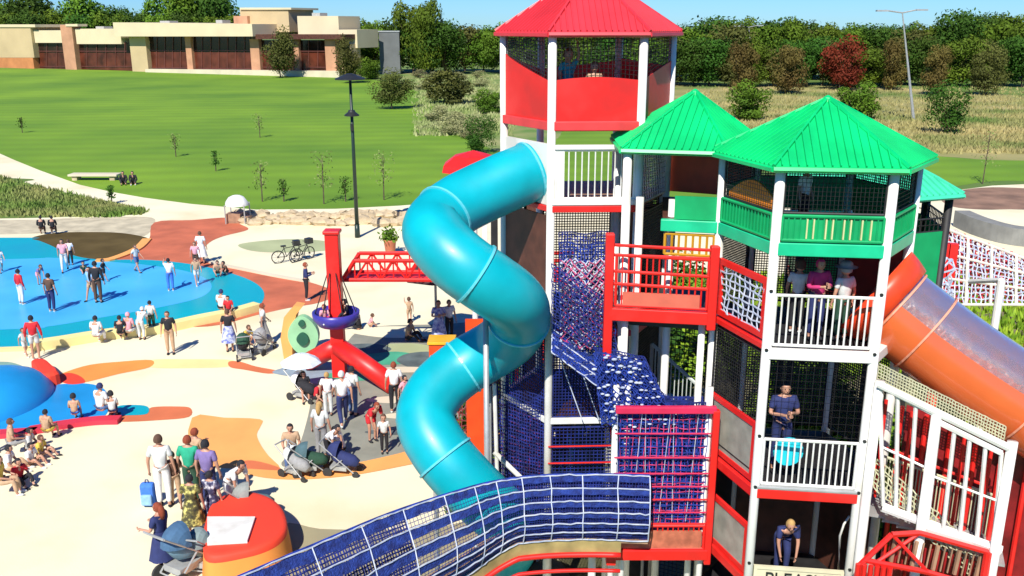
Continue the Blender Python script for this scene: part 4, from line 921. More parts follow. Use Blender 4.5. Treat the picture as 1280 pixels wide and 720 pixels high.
# lower storey
frame_panel(tA,A1,A2,HZ(8.9),HZ(7.98),RED,MT['perforated_grey_panel'],w_=.09); beam(tA,A1,A2,HZ(9.0),.17,RED,.14); beam(tA,A2,A3,HZ(9.9),.17,RED,.14)
sg=frame_panel(tA,A2,A3,HZ(9.5),HZ(8.68),mat('cream_sign_panel',(.66,.62,.42),.5),MT['cream_sign_panel'],w_=.05,nm='sign_panel')
tx=bpy.data.curves.new('lettering','FONT'); tx.body='PLEASURE'; tx.size=.30; tx.extrude=.006; tx.align_x='CENTER'
to=bpy.data.objects.new('tmp',tx); COL.objects.link(to); dg=bpy.context.evaluated_depsgraph_get(); dg.update(); tm=bpy.data.meshes.new_from_object(to.evaluated_get(dg)); bpy.data.objects.remove(to)
dA=(A3-A2).normalized(); M=Matrix(((dA.x,0,dA.y,0),(dA.y,0,-dA.x,0),(0,1,0,0),(0,0,0,1)))
cA=(A2+A3)/2+Vector((dA.y,-dA.x,0))*.05; tm.transform(M); tm.transform(Matrix.Translation(Vector((cA.x+.12,cA.y,HZ(8.98)))-Ac)); tm.materials.clear(); tm.materials.append(BLACKM)
to=bpy.data.objects.new('lettering',tm); COL.objects.link(to); to.parent=sg
# inner handrail loop bottom
mb=MB(); pq=[D(1048,712,13.9),D(1050,670,13.9),D(1055,655,13.9),D(1062,645,13.9)]; mb.sweep([pq[0],pq[1],pq[2],pq[3]],.02,6); mb.build('grab_rail',WHITE,tA,smooth=True)
for v in (A1,A2,A3):
    for hh in (3.9,4.85,6.3,7.2,8.6):
        mb=MB(); mb.tube((v.x-.02,v.y-.085,HZ(hh)),(v.x-.02,v.y-.06,HZ(hh)),.028,8); mb.build('bolt_cap',BLACKM,tA)
# ---- tower B (middle green roof)
B1,B0,Bb,Ba=V2(1.93,15.35),V2(1.95,16.9),V2(2.9,17.7),V2(3.95,17.2); BV=[B0,B1,A1,A6,Ba,Bb]
Bc=Vector((3.08,16.25,0)); tB=empty('play_tower',Bc,'middle play tower with the smaller green roof between the red-roofed and front towers','play tower')
posts(tB,[B0,B1,Ba,Bb],HZ(2.0)); roof(tB,BV,(3.18,16.3,HZ(1.12)),HZ(1.97),1.10,GREEN,7)
m_=(B1*.62+A1*.38)
beam(tB,m_,A1,HZ(3.25),.20,MT['green_beam'],.12); panel(tB,m_*.8+A1*.2,A1,HZ(3.14),HZ(2.75),GPAN,nm='green_panel',ins=.02)
deck(tB,[m_,A1,A6,Ba,Bb],HZ(3.2),BROWN)
panel(tB,Ba,A6,HZ(3.1),HZ(2.2),mat('rust_panel',(.75,.09,.03),.5,.2,2)); panel(tB,Bb,Ba,HZ(3.1),HZ(2.3),MT['rust_panel']); mesh_panel(tB,B0,Bb,HZ(3.4),HZ(2.1),DARKM,.045,.012)
for hh,m in ((5.0,WHITE),(7.4,RED)):
    deck(tB,BV,HZ(hh),DARKM)
    beam(tB,B0,B1,HZ(hh+.08),.14,m,.12)
mesh_panel(tB,Bb,Ba,HZ(12),HZ(5.2),DARKM,.09,.01); barrier(tB,m_,A1,HZ(3.75),HZ(3.4),mat('amber_plastic',(.55,.28,.01),.5),.11,.022,'yellow_baluster_panel'); posts(tB,[B1*.45+A1*.55+Vector((0,.5,0)),B1*.8+A1*.2+Vector((0,.6,0))],HZ(2.9),r=.07)
# red projecting platform in front of B
E1,E2=V2(1.68,15.0),V2(3.34,14.72); 
pf=empty('red_platform',(2.5,14.8,0),'red railed balcony platform hanging between the middle and front towers','play platform')
beam(pf,E1,E2,HZ(4.75),.22,RED,.14); deck(pf,[E1,E2,V2(3.4,15.0),B1],HZ(4.66),RED)
barrier(pf,E1,E2,HZ(4.60),HZ(3.72),RED,.1,.014); 
mb=MB()
for z in (3.55,3.72,4.0,4.22): mb.tube((E1.x,E1.y,HZ(z)),(E2.x,E2.y,HZ(z+.03)),.03,6)
mb.build('rail',RED,pf)
a,b=edge(E1,E2,.2); 
panel(pf,a,b,HZ(4.6),HZ(4.36),mat('salmon_panel',(.6,.13,.08),.5,.1,3),ins=.0)
for p,z0,z1,nm in ((E1+Vector((-.04,0,0)),5.6,3.35,'red_post'),(E2,4.95,3.5,'red_post')):
    mb=MB(); mb.box((p.x,p.y,HZ((z0+z1)/2)),(.15,.15,z0-z1)); mb.build(nm,RED,pf,bevel=.02)
mb=MB(); mb.tube((1.95,15.1,0),(1.95,15.1,HZ(4.9)),.06,10); mb.tube((3.25,14.95,0),(3.25,14.95,HZ(4.9)),.06,10); mb.build('support_post',WHITE,pf,smooth=True)
# ---- tower D (red roof)
Dc=Vector((1.41,17.52,0)); DV=[Dc+Vector((1.56*math.cos(math.radians(180+60*k+2.4)),1.56*math.sin(math.radians(180+60*k+2.4)),0)) for k in range(6)]
tD=empty('play_tower',Dc,'tallest play tower with a red ribbed roof and red curved panels','play tower')
posts(tD,DV,HZ(.12)); roof(tD,DV,(Dc.x,Dc.y,HZ(-.95)),HZ(.12),1.10,DRED,8)
tops=[(lambda s:HZ(.52+.42*s**.8)),(lambda s:HZ(.92-.0*s-.05*math.sin(PI*s))) ,(lambda s:HZ(.90-.25*s)),(lambda s:HZ(.75-.1*s)),(lambda s:HZ(.7+.15*s)),(lambda s:HZ(.85-.3*s))]
for i in range(6):
    a,b=DV[i],DV[(i+1)%6]; panel(tD,a,b,HZ(1.62),tops[i],RED,nm='red_panel',n=14); beam(tD,a,b,HZ(1.70),.16,mat('red_band',(.72,.05,.05),.4),.12)
    mesh_panel(tD,a,b,tops[i],HZ(.16),DARKM,.07,.006,frame=False)
    beam(tD,a,b,HZ(2.02+.42),.1,WHITE,.12) if i in (3,4) else None
deck(tD,DV,HZ(1.72),DRED)
# entry storey
beam(tD,DV[1],DV[2],HZ(2.07),.08,WHITE,.1); barrier(tD,DV[1],DV[2],HZ(2.98),HZ(2.12),WHITE,.11,.012); beam(tD,DV[1],DV[2],HZ(3.04),.10,WHITE,.16); beam(tD,DV[1],DV[2],HZ(3.16),.12,RED,.14)
panel(tD,DV[0],DV[1],HZ(3.1),HZ(2.02),WHITE,nm='slide_entry_plate',th=.06); beam(tD,DV[0],DV[1],HZ(3.16),.1,RED,.14)
panel(tD,DV[1]*.85+DV[2]*.15,DV[1]*.98+DV[2]*.02,HZ(3.1),HZ(2.05),WHITE,nm='white_infill_panel',ins=0)
deck(tD,DV,HZ(3.1),TANP); mesh_panel(tD,DV[3],DV[4],HZ(3.1),HZ(2.2),WHITE,.1,.01)
mesh_panel(tD,DV[2],DV[3],HZ(3.1),HZ(2.1),WHITE,.1,.01)
# lower storeys D
for hh,m in ((5.5,mat('magenta_beam',(.6,.02,.08),.5)),(7.25,WHITE)):
    deck(tD,DV,HZ(hh),BROWN)
    for i in (0,1,2,5): beam(tD,DV[i],DV[(i+1)%6],HZ(hh),.12,m,.12)
for i in (2,3,4): mesh_panel(tD,DV[i],DV[(i+1)%6],HZ(12),HZ(3.3),DARKM,.055,.012)
panel(tD,DV[5],DV[0],HZ(12),HZ(7.3),BROWN,nm='back_panel'); panel(tD,DV[3],DV[4],HZ(12),HZ(3.4),BROWN,nm='back_panel'); panel(tD,DV[0],DV[1],HZ(5.4),HZ(3.3),BROWN,nm='dark_side_panel')
mesh_panel(tD,DV[0],DV[1],HZ(7.2),HZ(5.6),NAVY,.07,.012); mesh_panel(tD,DV[0],DV[1],HZ(10),HZ(7.4),NAVY,.08,.014)
mesh_panel(tD,DV[1],DV[2],HZ(7.18),HZ(5.6),NAVY,.06,.010,nm='rope_mesh'); mesh_panel(tD,DV[1],DV[2],HZ(9.5),HZ(7.4),NAVY,.07,.011,nm='rope_mesh')
for z_ in (7.75,8.1): beam(tD,DV[1]+Vector((0,-.1,0)),DV[2]+Vector((0,-.1,0)),HZ(z_),.03,RED,.03,nm='red_rail')
for k_ in range(5):
    mb=MB(); a_=DV[1]+(DV[2]-DV[1])*(.05+.2*k_); b_=DV[1]+(DV[2]-DV[1])*min(1,.4+.2*k_); mb.tube((a_.x,a_.y-.12,HZ(5.6)),(b_.x,b_.y-.35,HZ(7.1)),.011,5); mb.build('guide_rope',ROPEW,tD)
# ---- tower C (rear right green)
Cc=Vector((7.05,18.0,0)); CV=[Cc+Vector((1.5*math.cos(math.radians(200+60*k)),1.5*math.sin(math.radians(200+60*k)),0)) for k in range(6)]
tC=empty('play_tower',Cc,'lower green-roofed play tower half hidden behind the front tower at right','play tower')
posts(tC,CV,HZ(3.05),m=DARKM); roof(tC,CV,(Cc.x,Cc.y,HZ(2.25)),HZ(3.02),1.16,mat('pale_green_roof',(.06,.6,.36),.4,.1,1),6)
for i in range(6): a,b=CV[i],CV[(i+1)%6]; panel(tC,a,b,HZ(4.9),HZ(3.75),GPAN); mesh_panel(tC,a,b,HZ(3.75),HZ(3.5),DARKM,.1,.012); beam(tC,a,b,HZ(5.0),.14,RED,.1)
deck(tC,CV,HZ(4.95),GREYM)
# ---- turquoise slide
def tube_slide(nm,label,pts,r,m,mf,every,par=None):
    e=empty(nm,(pts[-1].x,pts[-1].y,0),label,'slide'); P=catmull(pts,8,False); return e,P
hc=Vector((-.61,15.45))
path=[Vector((.38,16.62,HZ(2.56))),Vector((-.05,16.42,HZ(2.70))),Vector((-.57,16.2,HZ(2.90))),Vector((-1.02,15.92,HZ(3.10)))]
hk=[(180,3.33,.72,.7),(215,3.5,.74,.75),(250,3.78,.74,.78),(285,4.1,.74,.78),(320,4.45,.74,.78),(355,4.8,.74,.78),(375,5.15,.74,.80),(398,5.50,.74,.86),(430,5.86,.80,.90),(470,6.22,.90,.88),(505,6.55,.97,.8),(540,6.92,.97,.75),(575,7.35,.82,.72)]
for a,h,rx,ry in hk: a=math.radians(a); path.append(Vector((hc.x+rx*math.cos(a),hc.y+ry*math.sin(a),HZ(h))))
path+=[Vector((-.78,14.85,HZ(7.9))),Vector((-.25,14.9,HZ(8.5))),Vector((.05,15.3,HZ(9.0))),Vector((.0,16.2,HZ(9.9))),Vector((-.1,17.2,HZ(10.8))),Vector((-.2,18.2,HZ(11.42)))]
sl=empty('tube_slide',(hc.x,hc.y,0),'twisting turquoise tube slide coiling down from the red-roofed tower','slide')
P=catmull(path,5,False); mb=MB(); mb.sweep(P,.54,36,cap=False); mb.build('tube',TURQ,sl,smooth=True)
for i in range(1,len(P)-3,16):
    d=(P[i+1]-P[i-1]).normalized(); mb=MB(); mb.sweep([P[i]-d*.02,P[i]+d*.02],.567,32); mb.build('flange',FLAN,sl)
mb=MB(); mb.tube((-.46,14.9+.45,0),(-.46,15.35,HZ(4.9)),.05,10); mb.tube((-1.5,16.3,0),(-1.5,16.3,HZ(6.0)),.05,10); mb.build('support_post',GREYM,sl,smooth=True)
# ---- orange slide
os_=empty('tube_slide',(8.5,12.6,0),'straight orange tube slide with its sky sheen tinted lilac along the top, running down at right','slide')
Q=catmull([Vector((5.85,14.3,HZ(4.15))),Vector((6.35,14.0,HZ(4.55))),Vector((7.1,13.55,HZ(5.1))),Vector((8.1,13.0,HZ(5.75))),Vector((9.6,12.3,HZ(6.8))),Vector((11.2,11.8,HZ(8.4)))],6,False)
mb=MB(); mb.sweep(Q,.69,20,math.radians(-200),math.radians(25)); mb.build('tube',ORANGE,os_,smooth=True)
CL=mat('sky_sheen_plastic',(.62,.40,.36),.25,.25,3,spec=.6,trans=.72,c2=(.5,.40,.46),bump=.25,bscale=8); mb=MB(); mb.sweep(Q,.69,20,math.radians(25),math.radians(160)); mb.build('sky_sheen_shell',CL,os_,smooth=True)  # upper shell added; its lilac tint stands for sky reflected on the plastic
for i in (4,8,17,24): d=(Q[i+1]-Q[i-1]).normalized(); mb=MB(); mb.sweep([Q[i]-d*.015,Q[i]+d*.015],.72,32,cap=False); mb.sweep([Q[i]-d*.015,Q[i]-d*.016],.72,32,cap=False); mb.build('flange',mat('pale_orange_flange',(.75,.3,.18),.5),os_)
d=(Q[3]-Q[2]).normalized(); mb=MB(); mb.sweep([Q[0],Q[2],Q[4]-d*.05],.80,24,rs=[.85,.82,.76]); mb.build('collar',mat('red_orange_collar',(.8,.06,.015),.4),os_,smooth=True)
# ---- white stair ramp bottom right
rp=empty('ramp_stair',(6.8,12.9,0),'white-framed sloping ramp with barred panels below the orange slide','ramp')
def pxd(px,py,d): return D(px,py,d)
p1t,p2t,p3t=pxd(1100,478,13.1),pxd(1172,520,12.7),pxd(1262,560,12.3)
def rampanel(P0,P1,Pb0,Pb1,n,nm):
    mb=MB()
    mb.tube(P0,P1,.05,6); mb.tube(Pb0,Pb1,.06,6); mb.tube(lerp(P0,Pb0,.5),lerp(P1,Pb1,.5),.022,5)
    for i in range(n+1): mb.tube(lerp(P0,P1,i/n),lerp(Pb0,Pb1,i/n),.032,6)
    return mb.build(nm,WHITE,rp)
rampanel(pxd(1100,482,13.1),pxd(1168,517,12.75),pxd(1104,632,13.1),pxd(1152,652,12.8),3,'barred_panel')
rampanel(pxd(1174,528,12.7),pxd(1252,566,12.35),pxd(1158,660,12.7),pxd(1242,684,12.4),4,'barred_panel')
for px0,y0,px1,y1,d in ((1171,518,1150,690,12.72),(1266,552,1250,730,12.3),(1100,476,1098,520,13.15)):
    T_=pxd(px0,y0,d); mb=MB(); mb.tube((T_.x,T_.y,0),T_,.075,12); mb.build('post',WHITE,rp,smooth=True)
mb=MB(); mb.tube(pxd(1098,480,13.08),pxd(1266,562,12.28),.06,8); mb.build('top_rail',WHITE,rp); mb=MB(); mb.tube(pxd(1103,634,13.08),pxd(1252,688,12.33),.075,8); mb.build('bottom_rail',WHITE,rp)
mb=MB(); a_,b_=pxd(1104,640,13.4),pxd(1250,694,12.8)
for i in range(34): p=lerp(a_,b_,i/33)+Vector((.12,.5,.0)); mb.tube(p,p+Vector((0,0,.75+.0*i)),.011,4)
mb.tube(a_+Vector((.12,.5,.75)),b_+Vector((.12,.5,.75)),.025,6); mb.build('balustrade',mat('cream_green_mesh',(.5,.5,.32),.5),rp)
mb=MB()
for i in range(5): p=lerp(pxd(1108,500,13.5),pxd(1240,560,12.9),i/4); mb.tube(p,p-Vector((0,0,1.7)),.028,6)
mb.tube(pxd(1108,560,13.5),pxd(1240,610,12.9),.025,6); mb.build('red_trim',RED,rp)
far=Vector((.10,.35,0))
mb=MB(); a,b=p1t+far+Vector((0,0,.18)),p3t+far+Vector((0,0,.18)); net(mb,lambda u,v:lerp(a,b,u)+Vector((0,0,-.30*v)),44,6,.010,.003,5); mb.build('mesh_rail',mat('cream_green_mesh',(.5,.5,.32),.5),rp)
mb=MB(); a,b=pxd(1102,560,13.0),pxd(1246,690,12.35); net(mb,lambda u,v:lerp(a,b,u)+Vector((.05,.25,-.3-.5*v)),26,6,.012,.01,6); mb.build('lower_mesh',mat('cream_green_mesh',(.5,.5,.32),.5),rp)
mb=MB(); a=pxd(1100,640,13.3); b=pxd(1250,700,12.6); 
for i in range(9): c=lerp(a,b,i/8)+Vector((.15,.5,-.1)); mb.box(c,(.26,1.0,.04),math.radians(-22))
mb.build('tread',GREYM,rp)
rb=empty('red_wall_climber',(7.2,14.2,0),'dark red slatted wall behind the white barred ramp','climbing wall'); mb=MB(); a,b=V2(6.4,14.0),V2(8.5,13.1)
panel(rb,a,b,HZ(9.6),lambda s:HZ(6.0+.6*s),mat('deep_red_panel',(.20,.008,.01),.5,.5,2),nm='panel')
mb=MB()
for i in range(7): s=i/6; c=lerp(a,b,s)-Vector((.03,.1,0)); mb.tube((c.x,c.y,HZ(9.6)),(c.x,c.y,HZ(6.0+.5*s)),.04,6)
mb.build('slat',RED,rb)
# red bottom climber with tan slats
rc=empty('red_climber',(6.3,12.2,0),'red tubular climber with tan slats at the bottom right','climber'); mb=MB()
pts=[(1075,706,12.6),(1115,668,12.6),(1150,666,12.6),(1235,690,12.3),(1228,735,12.3),(1160,715,12.5),(1080,700,12.6)]
PP=[pxd(*q) for q in pts]; 
for a,b in zip(PP,PP[1:]): mb.tube(a,b,.045,6)
mb.tube(PP[1],PP[5],.03,6); mb.tube(PP[2],PP[0]+Vector((.2,0,.0)),.03,6); mb.build('frame',RED,rc)
mb=MB()
for i in range(14): t=i/13; a=lerp(pxd(1120,672,12.7),pxd(1236,695,12.4),t); mb.tube(a,a-Vector((.03,.0,.42)),.035 if i%3==0 else .014,5)
mb.build('slat',TANP,rc); mb=MB()
for i in range(16): t=i/15; a=lerp(pxd(1105,676,12.9),pxd(1236,700,12.6),t); mb.tube(a,a-Vector((.0,.0,.6)),.022,5)
mb.build('bar',MT['dark_red_panel'],rc)
mb=MB(); 
for i in range(6): a=pxd(1072+i*8,712+i,12.5); mb.tube(a+Vector((0,0,.1)),a-Vector((0,0,2.0)),.04,6)
mb.build('rail',RED,rc)
mb=MB(); 
for q in (PP[0],PP[3]): mb.tube((q.x,q.y,0),q,.06,8)
mb.build('leg',RED,rc)
# ---- red-framed lower platform with net (770-885, 460-690)
lf=empty('net_platform',(2.7,14.5,0),'red-beamed platform filled with blue rope nets below the red balcony','play platform')
L1,L2=V2(1.75,14.35),V2(3.45,14.35)
beam(lf,L1,L2,HZ(9.0),.2,RED,.14); deck(lf,[L1,L2,A1,B1],HZ(8.9),TANP); panel(lf,L1,L2,HZ(8.9),HZ(8.55),mat('salmon_slat_panel',(.45,.13,.07),.6,.3,6),ins=.12)
for z in (8.6,8.42,8.2,7.95,7.7,7.45,7.15,6.7): beam(lf,L1+Vector((0,.02,0)),L2+Vector((0,.02,0)),HZ(z),.028,MT['magenta_beam'] if int(z*20)%3 else RED,.03,nm='rail')
barrier(lf,L1,L2,HZ(8.9),HZ(8.45),RED,.09,.012,'red_bars')
for p,z0,z1,r,m,nm in ((L2,9.2,6.25,.06,RED,'red_post'),(L1,9.2,8.3,.085,RED,'red_post')): mb=MB(); mb.box((p.x,p.y,HZ((z0+z1)/2)),(r*2,r*2,z0-z1)); mb.build(nm,m,lf,bevel=.02)
for x,y in ((1.78,14.6),(1.98,14.62),(3.36,14.5)): mb=MB(); mb.tube((x,y,0),(x,y,HZ(5.9)),.055,10); mb.build('support_post',WHITE,lf,smooth=True)
beam(lf,L1,L2,HZ(6.25),.12,MT['magenta_beam'],.1)
def ropeobj(parent,nm,fn,nu,nv,r,m,jit,seed,**k): mb=MB(); net(mb,fn,nu,nv,r,jit,seed,**k); return mb.build(nm,m,parent)
for j,(yy,m,r,s) in enumerate(((14.5,ROPEB,.013,1),(14.75,NAVY,.018,2),(15.0,NAVY,.022,3),(14.46,ROPEP,.008,4),(14.44,ROPEB,.009,9))):
    ropeobj(lf,'rope_net',lambda u,v:(1.85+1.5*u,yy,HZ(6.3)-2.25*v),[26,28,28,14,9][j],[36,38,38,13,10][j],r,m,.008,s)
for p_,q_,r_,m__,s_ in (((1.85,8.4),(3.3,6.4),.014,ROPEW,1),):
    for k in range(6): mb=MB(); mb.tube((1.85+.3*k*.8,14.42,HZ(8.4)),(1.85+.3*k*.8+(.12 if k%2 else -.06),14.42,HZ(6.35)),.006,5); mb.build('guide_rope',ROPEW,lf)
# ---- climbing nets
cn=empty('rope_climber',(1.7,15.2,0),'dense blue and white rope climber hanging between the red-roofed tower and the red balcony','rope climber')
def nf(x0,x1,y0,y1,z0,z1): return lambda u,v:(x0+(x1-x0)*u,y0+(y1-y0)*v+.1*math.sin(9*u),z0+(z1-z0)*v)
def diag(mb,fn,n,mm,r,jit,seed,dr=(1,-1)):
    rr=random.Random(seed)
    for sg in dr:
        for k in range(-mm,n+1):
            pts=[]
            for q in range(mm*3+1):
                u=(k+q/3.0)/n; v=(q/3.0)/mm
                if 0<=u<=1: pts.append(Vector(fn(u if sg>0 else 1-u,v))+Vector((rr.gauss(0,jit),rr.gauss(0,jit),rr.gauss(0,jit))))
            mb.poly(pts,4,r)
ropeobj(cn,'rope_net',nf(.85,1.72,15.9,15.5,HZ(3.75),HZ(5.5)),14,26,.010,ROPEB,.008,11)
ropeobj(cn,'rope_net',nf(.85,1.72,16.15,15.9,HZ(3.6),HZ(5.5)),16,30,.011,NAVY,.01,12)
for k_,(m__,n_,q_,r_,y_) in enumerate(((ROPEW,7,14,.011,15.75),(ROPEP,5,9,.008,15.7),(ROPEB,10,20,.013,15.8))):
    mb=MB(); diag(mb,nf(.87,1.72,y_,y_-.35,HZ(4.0),HZ(5.5)),n_,q_,r_,.012,13+k_); mb.build('diagonal_rope',m__,cn)
mb=MB(); rr=random.Random(5)
f_=nf(.87,1.72,15.72,15.37,HZ(4.05),HZ(5.5))
for i in range(8):
    for j in range(14):
        if rr.random()<.75: mb.ball(f_(i/7,j/13),.026,6)
tag(mb.build('connector',ROPEW,cn),kind='stuff')
# diagonal net slope
dn=empty('rope_bridge',(1.8,15.1,0),'slanting blue rope net with white lines running down right under the red balcony','rope bridge')
qa,qb,qc,qd=pxd(690,400,15.6),pxd(800,498,14.7),pxd(690,425,15.6),pxd(770,500,14.7)
def bil(a,b,c,d): return lambda u,v: lerp(lerp(a,b,u),lerp(c,d,u),v)
fnb=bil(pxd(690,402,15.7),pxd(872,520,15.0),pxd(690,440,15.2),pxd(770,500,14.6)); ropeobj(dn,'rope_net',fnb,34,16,.011,ROPEB,.006,21); ropeobj(dn,'guide_rope',fnb,20,4,.012,ROPEW,.004,22,su=10)
fnb2=bil(pxd(742,440,14.7),pxd(806,452,14.7),pxd(752,530,14.5),pxd(846,530,14.5)); ropeobj(dn,'rope_net',fnb2,18,18,.011,ROPEB,.010,23); ropeobj(dn,'rope_net',lambda u,v:fnb2(u,v)+Vector((.02,.25,0)),18,20,.012,NAVY,.01,24)
mb=MB(); diag(mb,lambda u,v:fnb2(u,v)-Vector((0,.05,0)),9,9,.010,.01,27); mb.build('diagonal_rope',ROPEB,dn)
mb=MB()
for i in range(10):
    for j in range(10):
        p=fnb2((i+.5*(j%2)+rr.uniform(-.3,.3))/10,(j+rr.uniform(-.3,.3))/9)
        if rr.random()<.62: mb.ball(p-Vector((0,.07,0)),rr.uniform(.018,.036),6,(1.5,.7,.7))
tag(mb.build('connector',ROPEW,dn),kind='stuff')
ropeobj(dn,'rope_net',bil(pxd(690,330,15.5),pxd(768,380,15.2),pxd(690,402,15.3),pxd(770,455,15.0)),16,18,.010,NAVY,.01,25)
# side net left of D bottom
sn=empty('rope_wall',(0,15.9,0),'purple-blue mesh rope wall behind the lower coil of the turquoise slide','rope wall')
ropeobj(sn,'rope_net',bil(pxd(612,470,16.6),pxd(686,500,16.2),pxd(612,610,16.6),pxd(686,620,16.2)),22,30,.010,NAVY,.006,31)
ropeobj(sn,'rope_net',bil(pxd(614,500,16.7),pxd(684,530,16.3),pxd(614,610,16.7),pxd(684,620,16.3)),10,12,.012,mat('plum_rope',(.16,.03,.12),.7),.02,32)
mb=MB(); mb.tube(pxd(618,565,16.4),pxd(654,600,16.3),.05,8); mb.tube(pxd(618,480,16.4),pxd(622,610,16.4),.04,8); mb.build('support_pole',WHITE,sn)
mb=MB(); mb.box(pxd(672,570,16.7),(.34,.08,1.6)); mb.build('panel',MT['dark_red_panel'],sn)
for x in (612,688): mb=MB(); q=pxd(x,560,16.5); mb.tube((q.x,q.y,0),q+Vector((0,0,1.3)),.05,8); mb.build('post',WHITE if x>650 else GREYM,sn)
# background frame items behind slide 590-660, 250-340
bgx=empty('rear_climber',(-.6,20.5,0),'rear climbing frame of white posts and coloured strips behind the turquoise slide','climbing frame')
for px,m,w_ in ((606,WHITE,.09),(618,DARKM,.12),(632,YEL,.1),(640,MT['green_beam'],.08),(645,RED,.1),(655,WHITE,.09),(665,BROWN,.3)):
    q=pxd(px,300,20.5); mb=MB(); mb.box((q.x,q.y,4.3),(w_*1.3,.1,8.6)); mb.build('strip',m,bgx)
ropeobj(bgx,'rope_net',bil(pxd(560,470,20.8),pxd(680,470,20.8),pxd(560,640,20.8),pxd(680,640,20.8)),26,26,.018,mat('maroon_rope',(.2,.03,.03),.7),.03,33)
panel(bgx,V2(pxd(628,300,20.2).x,20.2),V2(pxd(676,300,20.2).x,20.2),HZ(6.3),HZ(5.4),RED)
panel(bgx,V2(pxd(575,300,20.2).x,20.4),V2(pxd(608,300,20.2).x,20.4),0,HZ(6.6),MT['orange_red_box'])
# mid stair guard
gs=empty('stair_guard',(3.2,16.0,0),'pale sloping stair guard with thin balusters below the red balcony','stair'); mb=MB(); a,b=pxd(815,430,16.5),pxd(884,492,16.0); 
for i in range(15): p=lerp(a,b,i/14); mb.tube(p,p-Vector((0,0,.95)),.012,5)
mb.tube(a,b,.035,6); mb.tube(a-Vector((0,0,.95)),b-Vector((0,0,.95)),.03,6); mb.build('balustrade',mat('pale_grey_paint',(.5,.55,.52),.5),gs)
mb=MB(); 
for i in range(8): p=lerp(a,b,i/7)-Vector((0,-.5,1.0)); mb.box(p,(.3,.9,.05))
mb.build('tread',GREYM,gs)
for p in (a,b): mb=MB(); mb.tube((p.x,p.y,0),p,.035,8); mb.build('post',GREYM,gs)
# ---- foreground net bridge
nb=empty('net_bridge',(-.8,13.6,0),'long curved blue net footbridge with white rope grid crossing the bottom of the picture','net bridge')
ctr=catmull([Vector((2.35,14.2,HZ(7.40))),Vector((1.4,14.25,HZ(7.40))),Vector((.5,14.2,HZ(7.40))),Vector((-.25,14.05,HZ(7.42))),Vector((-.9,13.7,HZ(7.42))),Vector((-1.9,13.0,HZ(7.42))),Vector((-2.9,12.1,HZ(7.42))),Vector((-4.2,10.9,HZ(7.42))),Vector((-5.5,9.9,HZ(7.5)))],10,False)
def brp(u,v,off=0):   # v 0 top rope -> 1 bottom edge ; bulging wall
    k=u*(len(ctr)-1); i=min(int(k),len(ctr)-2); p=lerp(ctr[i],ctr[i+1],k-i); t=(ctr[i+1]-ctr[i]); t.z=0; t.normalize(); n=Vector((t.y,-t.x,0)); 
    if n.y>0: n=-n
    hh=1.15+.75*max(0,min(1,(u-.32)/.42)); return p+n*((.28+.35*(hh-1.15))*math.sin(PI*v*.8)+off)+Vector((0,0,-hh*v))
NB=6
for k in range(NB):
    v0=k/NB+.015; v1=v0+.46/NB; mb=MB(); n_=90
    for i in range(n_):
        u0,u1=i/n_,(i+1)/n_
        if (k==NB-1 and u0<.04): continue
        w0=.006*math.sin(u0*150+k); w1=.006*math.sin(u1*150+k)
        a,b,c,d=brp(u0,v0+w0),brp(u1,v0+w1),brp(u1,v1+w1),brp(u0,v1+w0); o=Vector((0,.012,0))
        mb.hexa([d,c,c+o,d+o,a,b,b+o,a+o])
    mb.build('webbing_band',mat('navy_webbing',(.004,.013,.11),.85,.6,9,bump=.8,bscale=35,c2=(.014,.045,.27)),nb)
ropeobj(nb,'mesh_net',lambda u,v:brp(u,v,-.02),150,30,.005,NAVY,.003,41)
ropeobj(nb,'rope_grid',lambda u,v:brp(u,v,.025),66,NB,.012,ROPEW,.005,42,su=5)
ropeobj(nb,'far_net',lambda u,v:brp(.56+.44*u,v,-.9)+Vector((0,0,-.75)),90,30,.014,NAVY,.004,43)
ropeobj(nb,'far_net',lambda u,v:brp(.3*u,v,-.12)+Vector((0,0,-.05)),60,30,.014,NAVY,.004,45)
mb=MB(); 
for i in range(len(ctr)-1):
    a0=brp(i/(len(ctr)-1),1); a1=brp((i+1)/(len(ctr)-1),1); b0=brp(i/(len(ctr)-1),1,-.5); b1=brp((i+1)/(len(ctr)-1),1,-.5); z=Vector((0,0,.07)); mb.hexa([a0-z,a1-z,b1-z,b0-z,a0,a1,b1,b0])
mb.build('deck',TANP,nb)
mb=MB()
for i in range(4,60):
    p0,p1=brp(i/60,1,.0),brp((i+1)/60,1,.0); z=Vector((0,0,.26)); o=Vector((.0,.03,0)); mb.hexa([p0-z,p1-z,p1-z+o,p0-z+o,p0,p1,p1+o,p0+o])
mb.build('kick_panel',mat('olive_tan_panel',(.34,.26,.10),.6,.3,3),nb)
mb=MB(); mb.sweep([brp(i/60,1,.03)-Vector((0,0,.29)) for i in range(4,61)],.05,8); mb.sweep([brp(i/60,1,.03)-Vector((0,0,.60)) for i in range(4,61)],.035,8); mb.build('edge_beam',RED,nb,smooth=True)
mb=MB(); mb.sweep([brp(i/60,0)+Vector((0,0,.0)) for i in range(61)],.022,6); mb.build('top_rope',ROPEB,nb)
for u in (.12,.42,.72,.95): mb=MB(); p=brp(u,1,-.5); mb.tube((p.x,p.y,0),p,.07,10); mb.build('support_post',WHITE,nb)
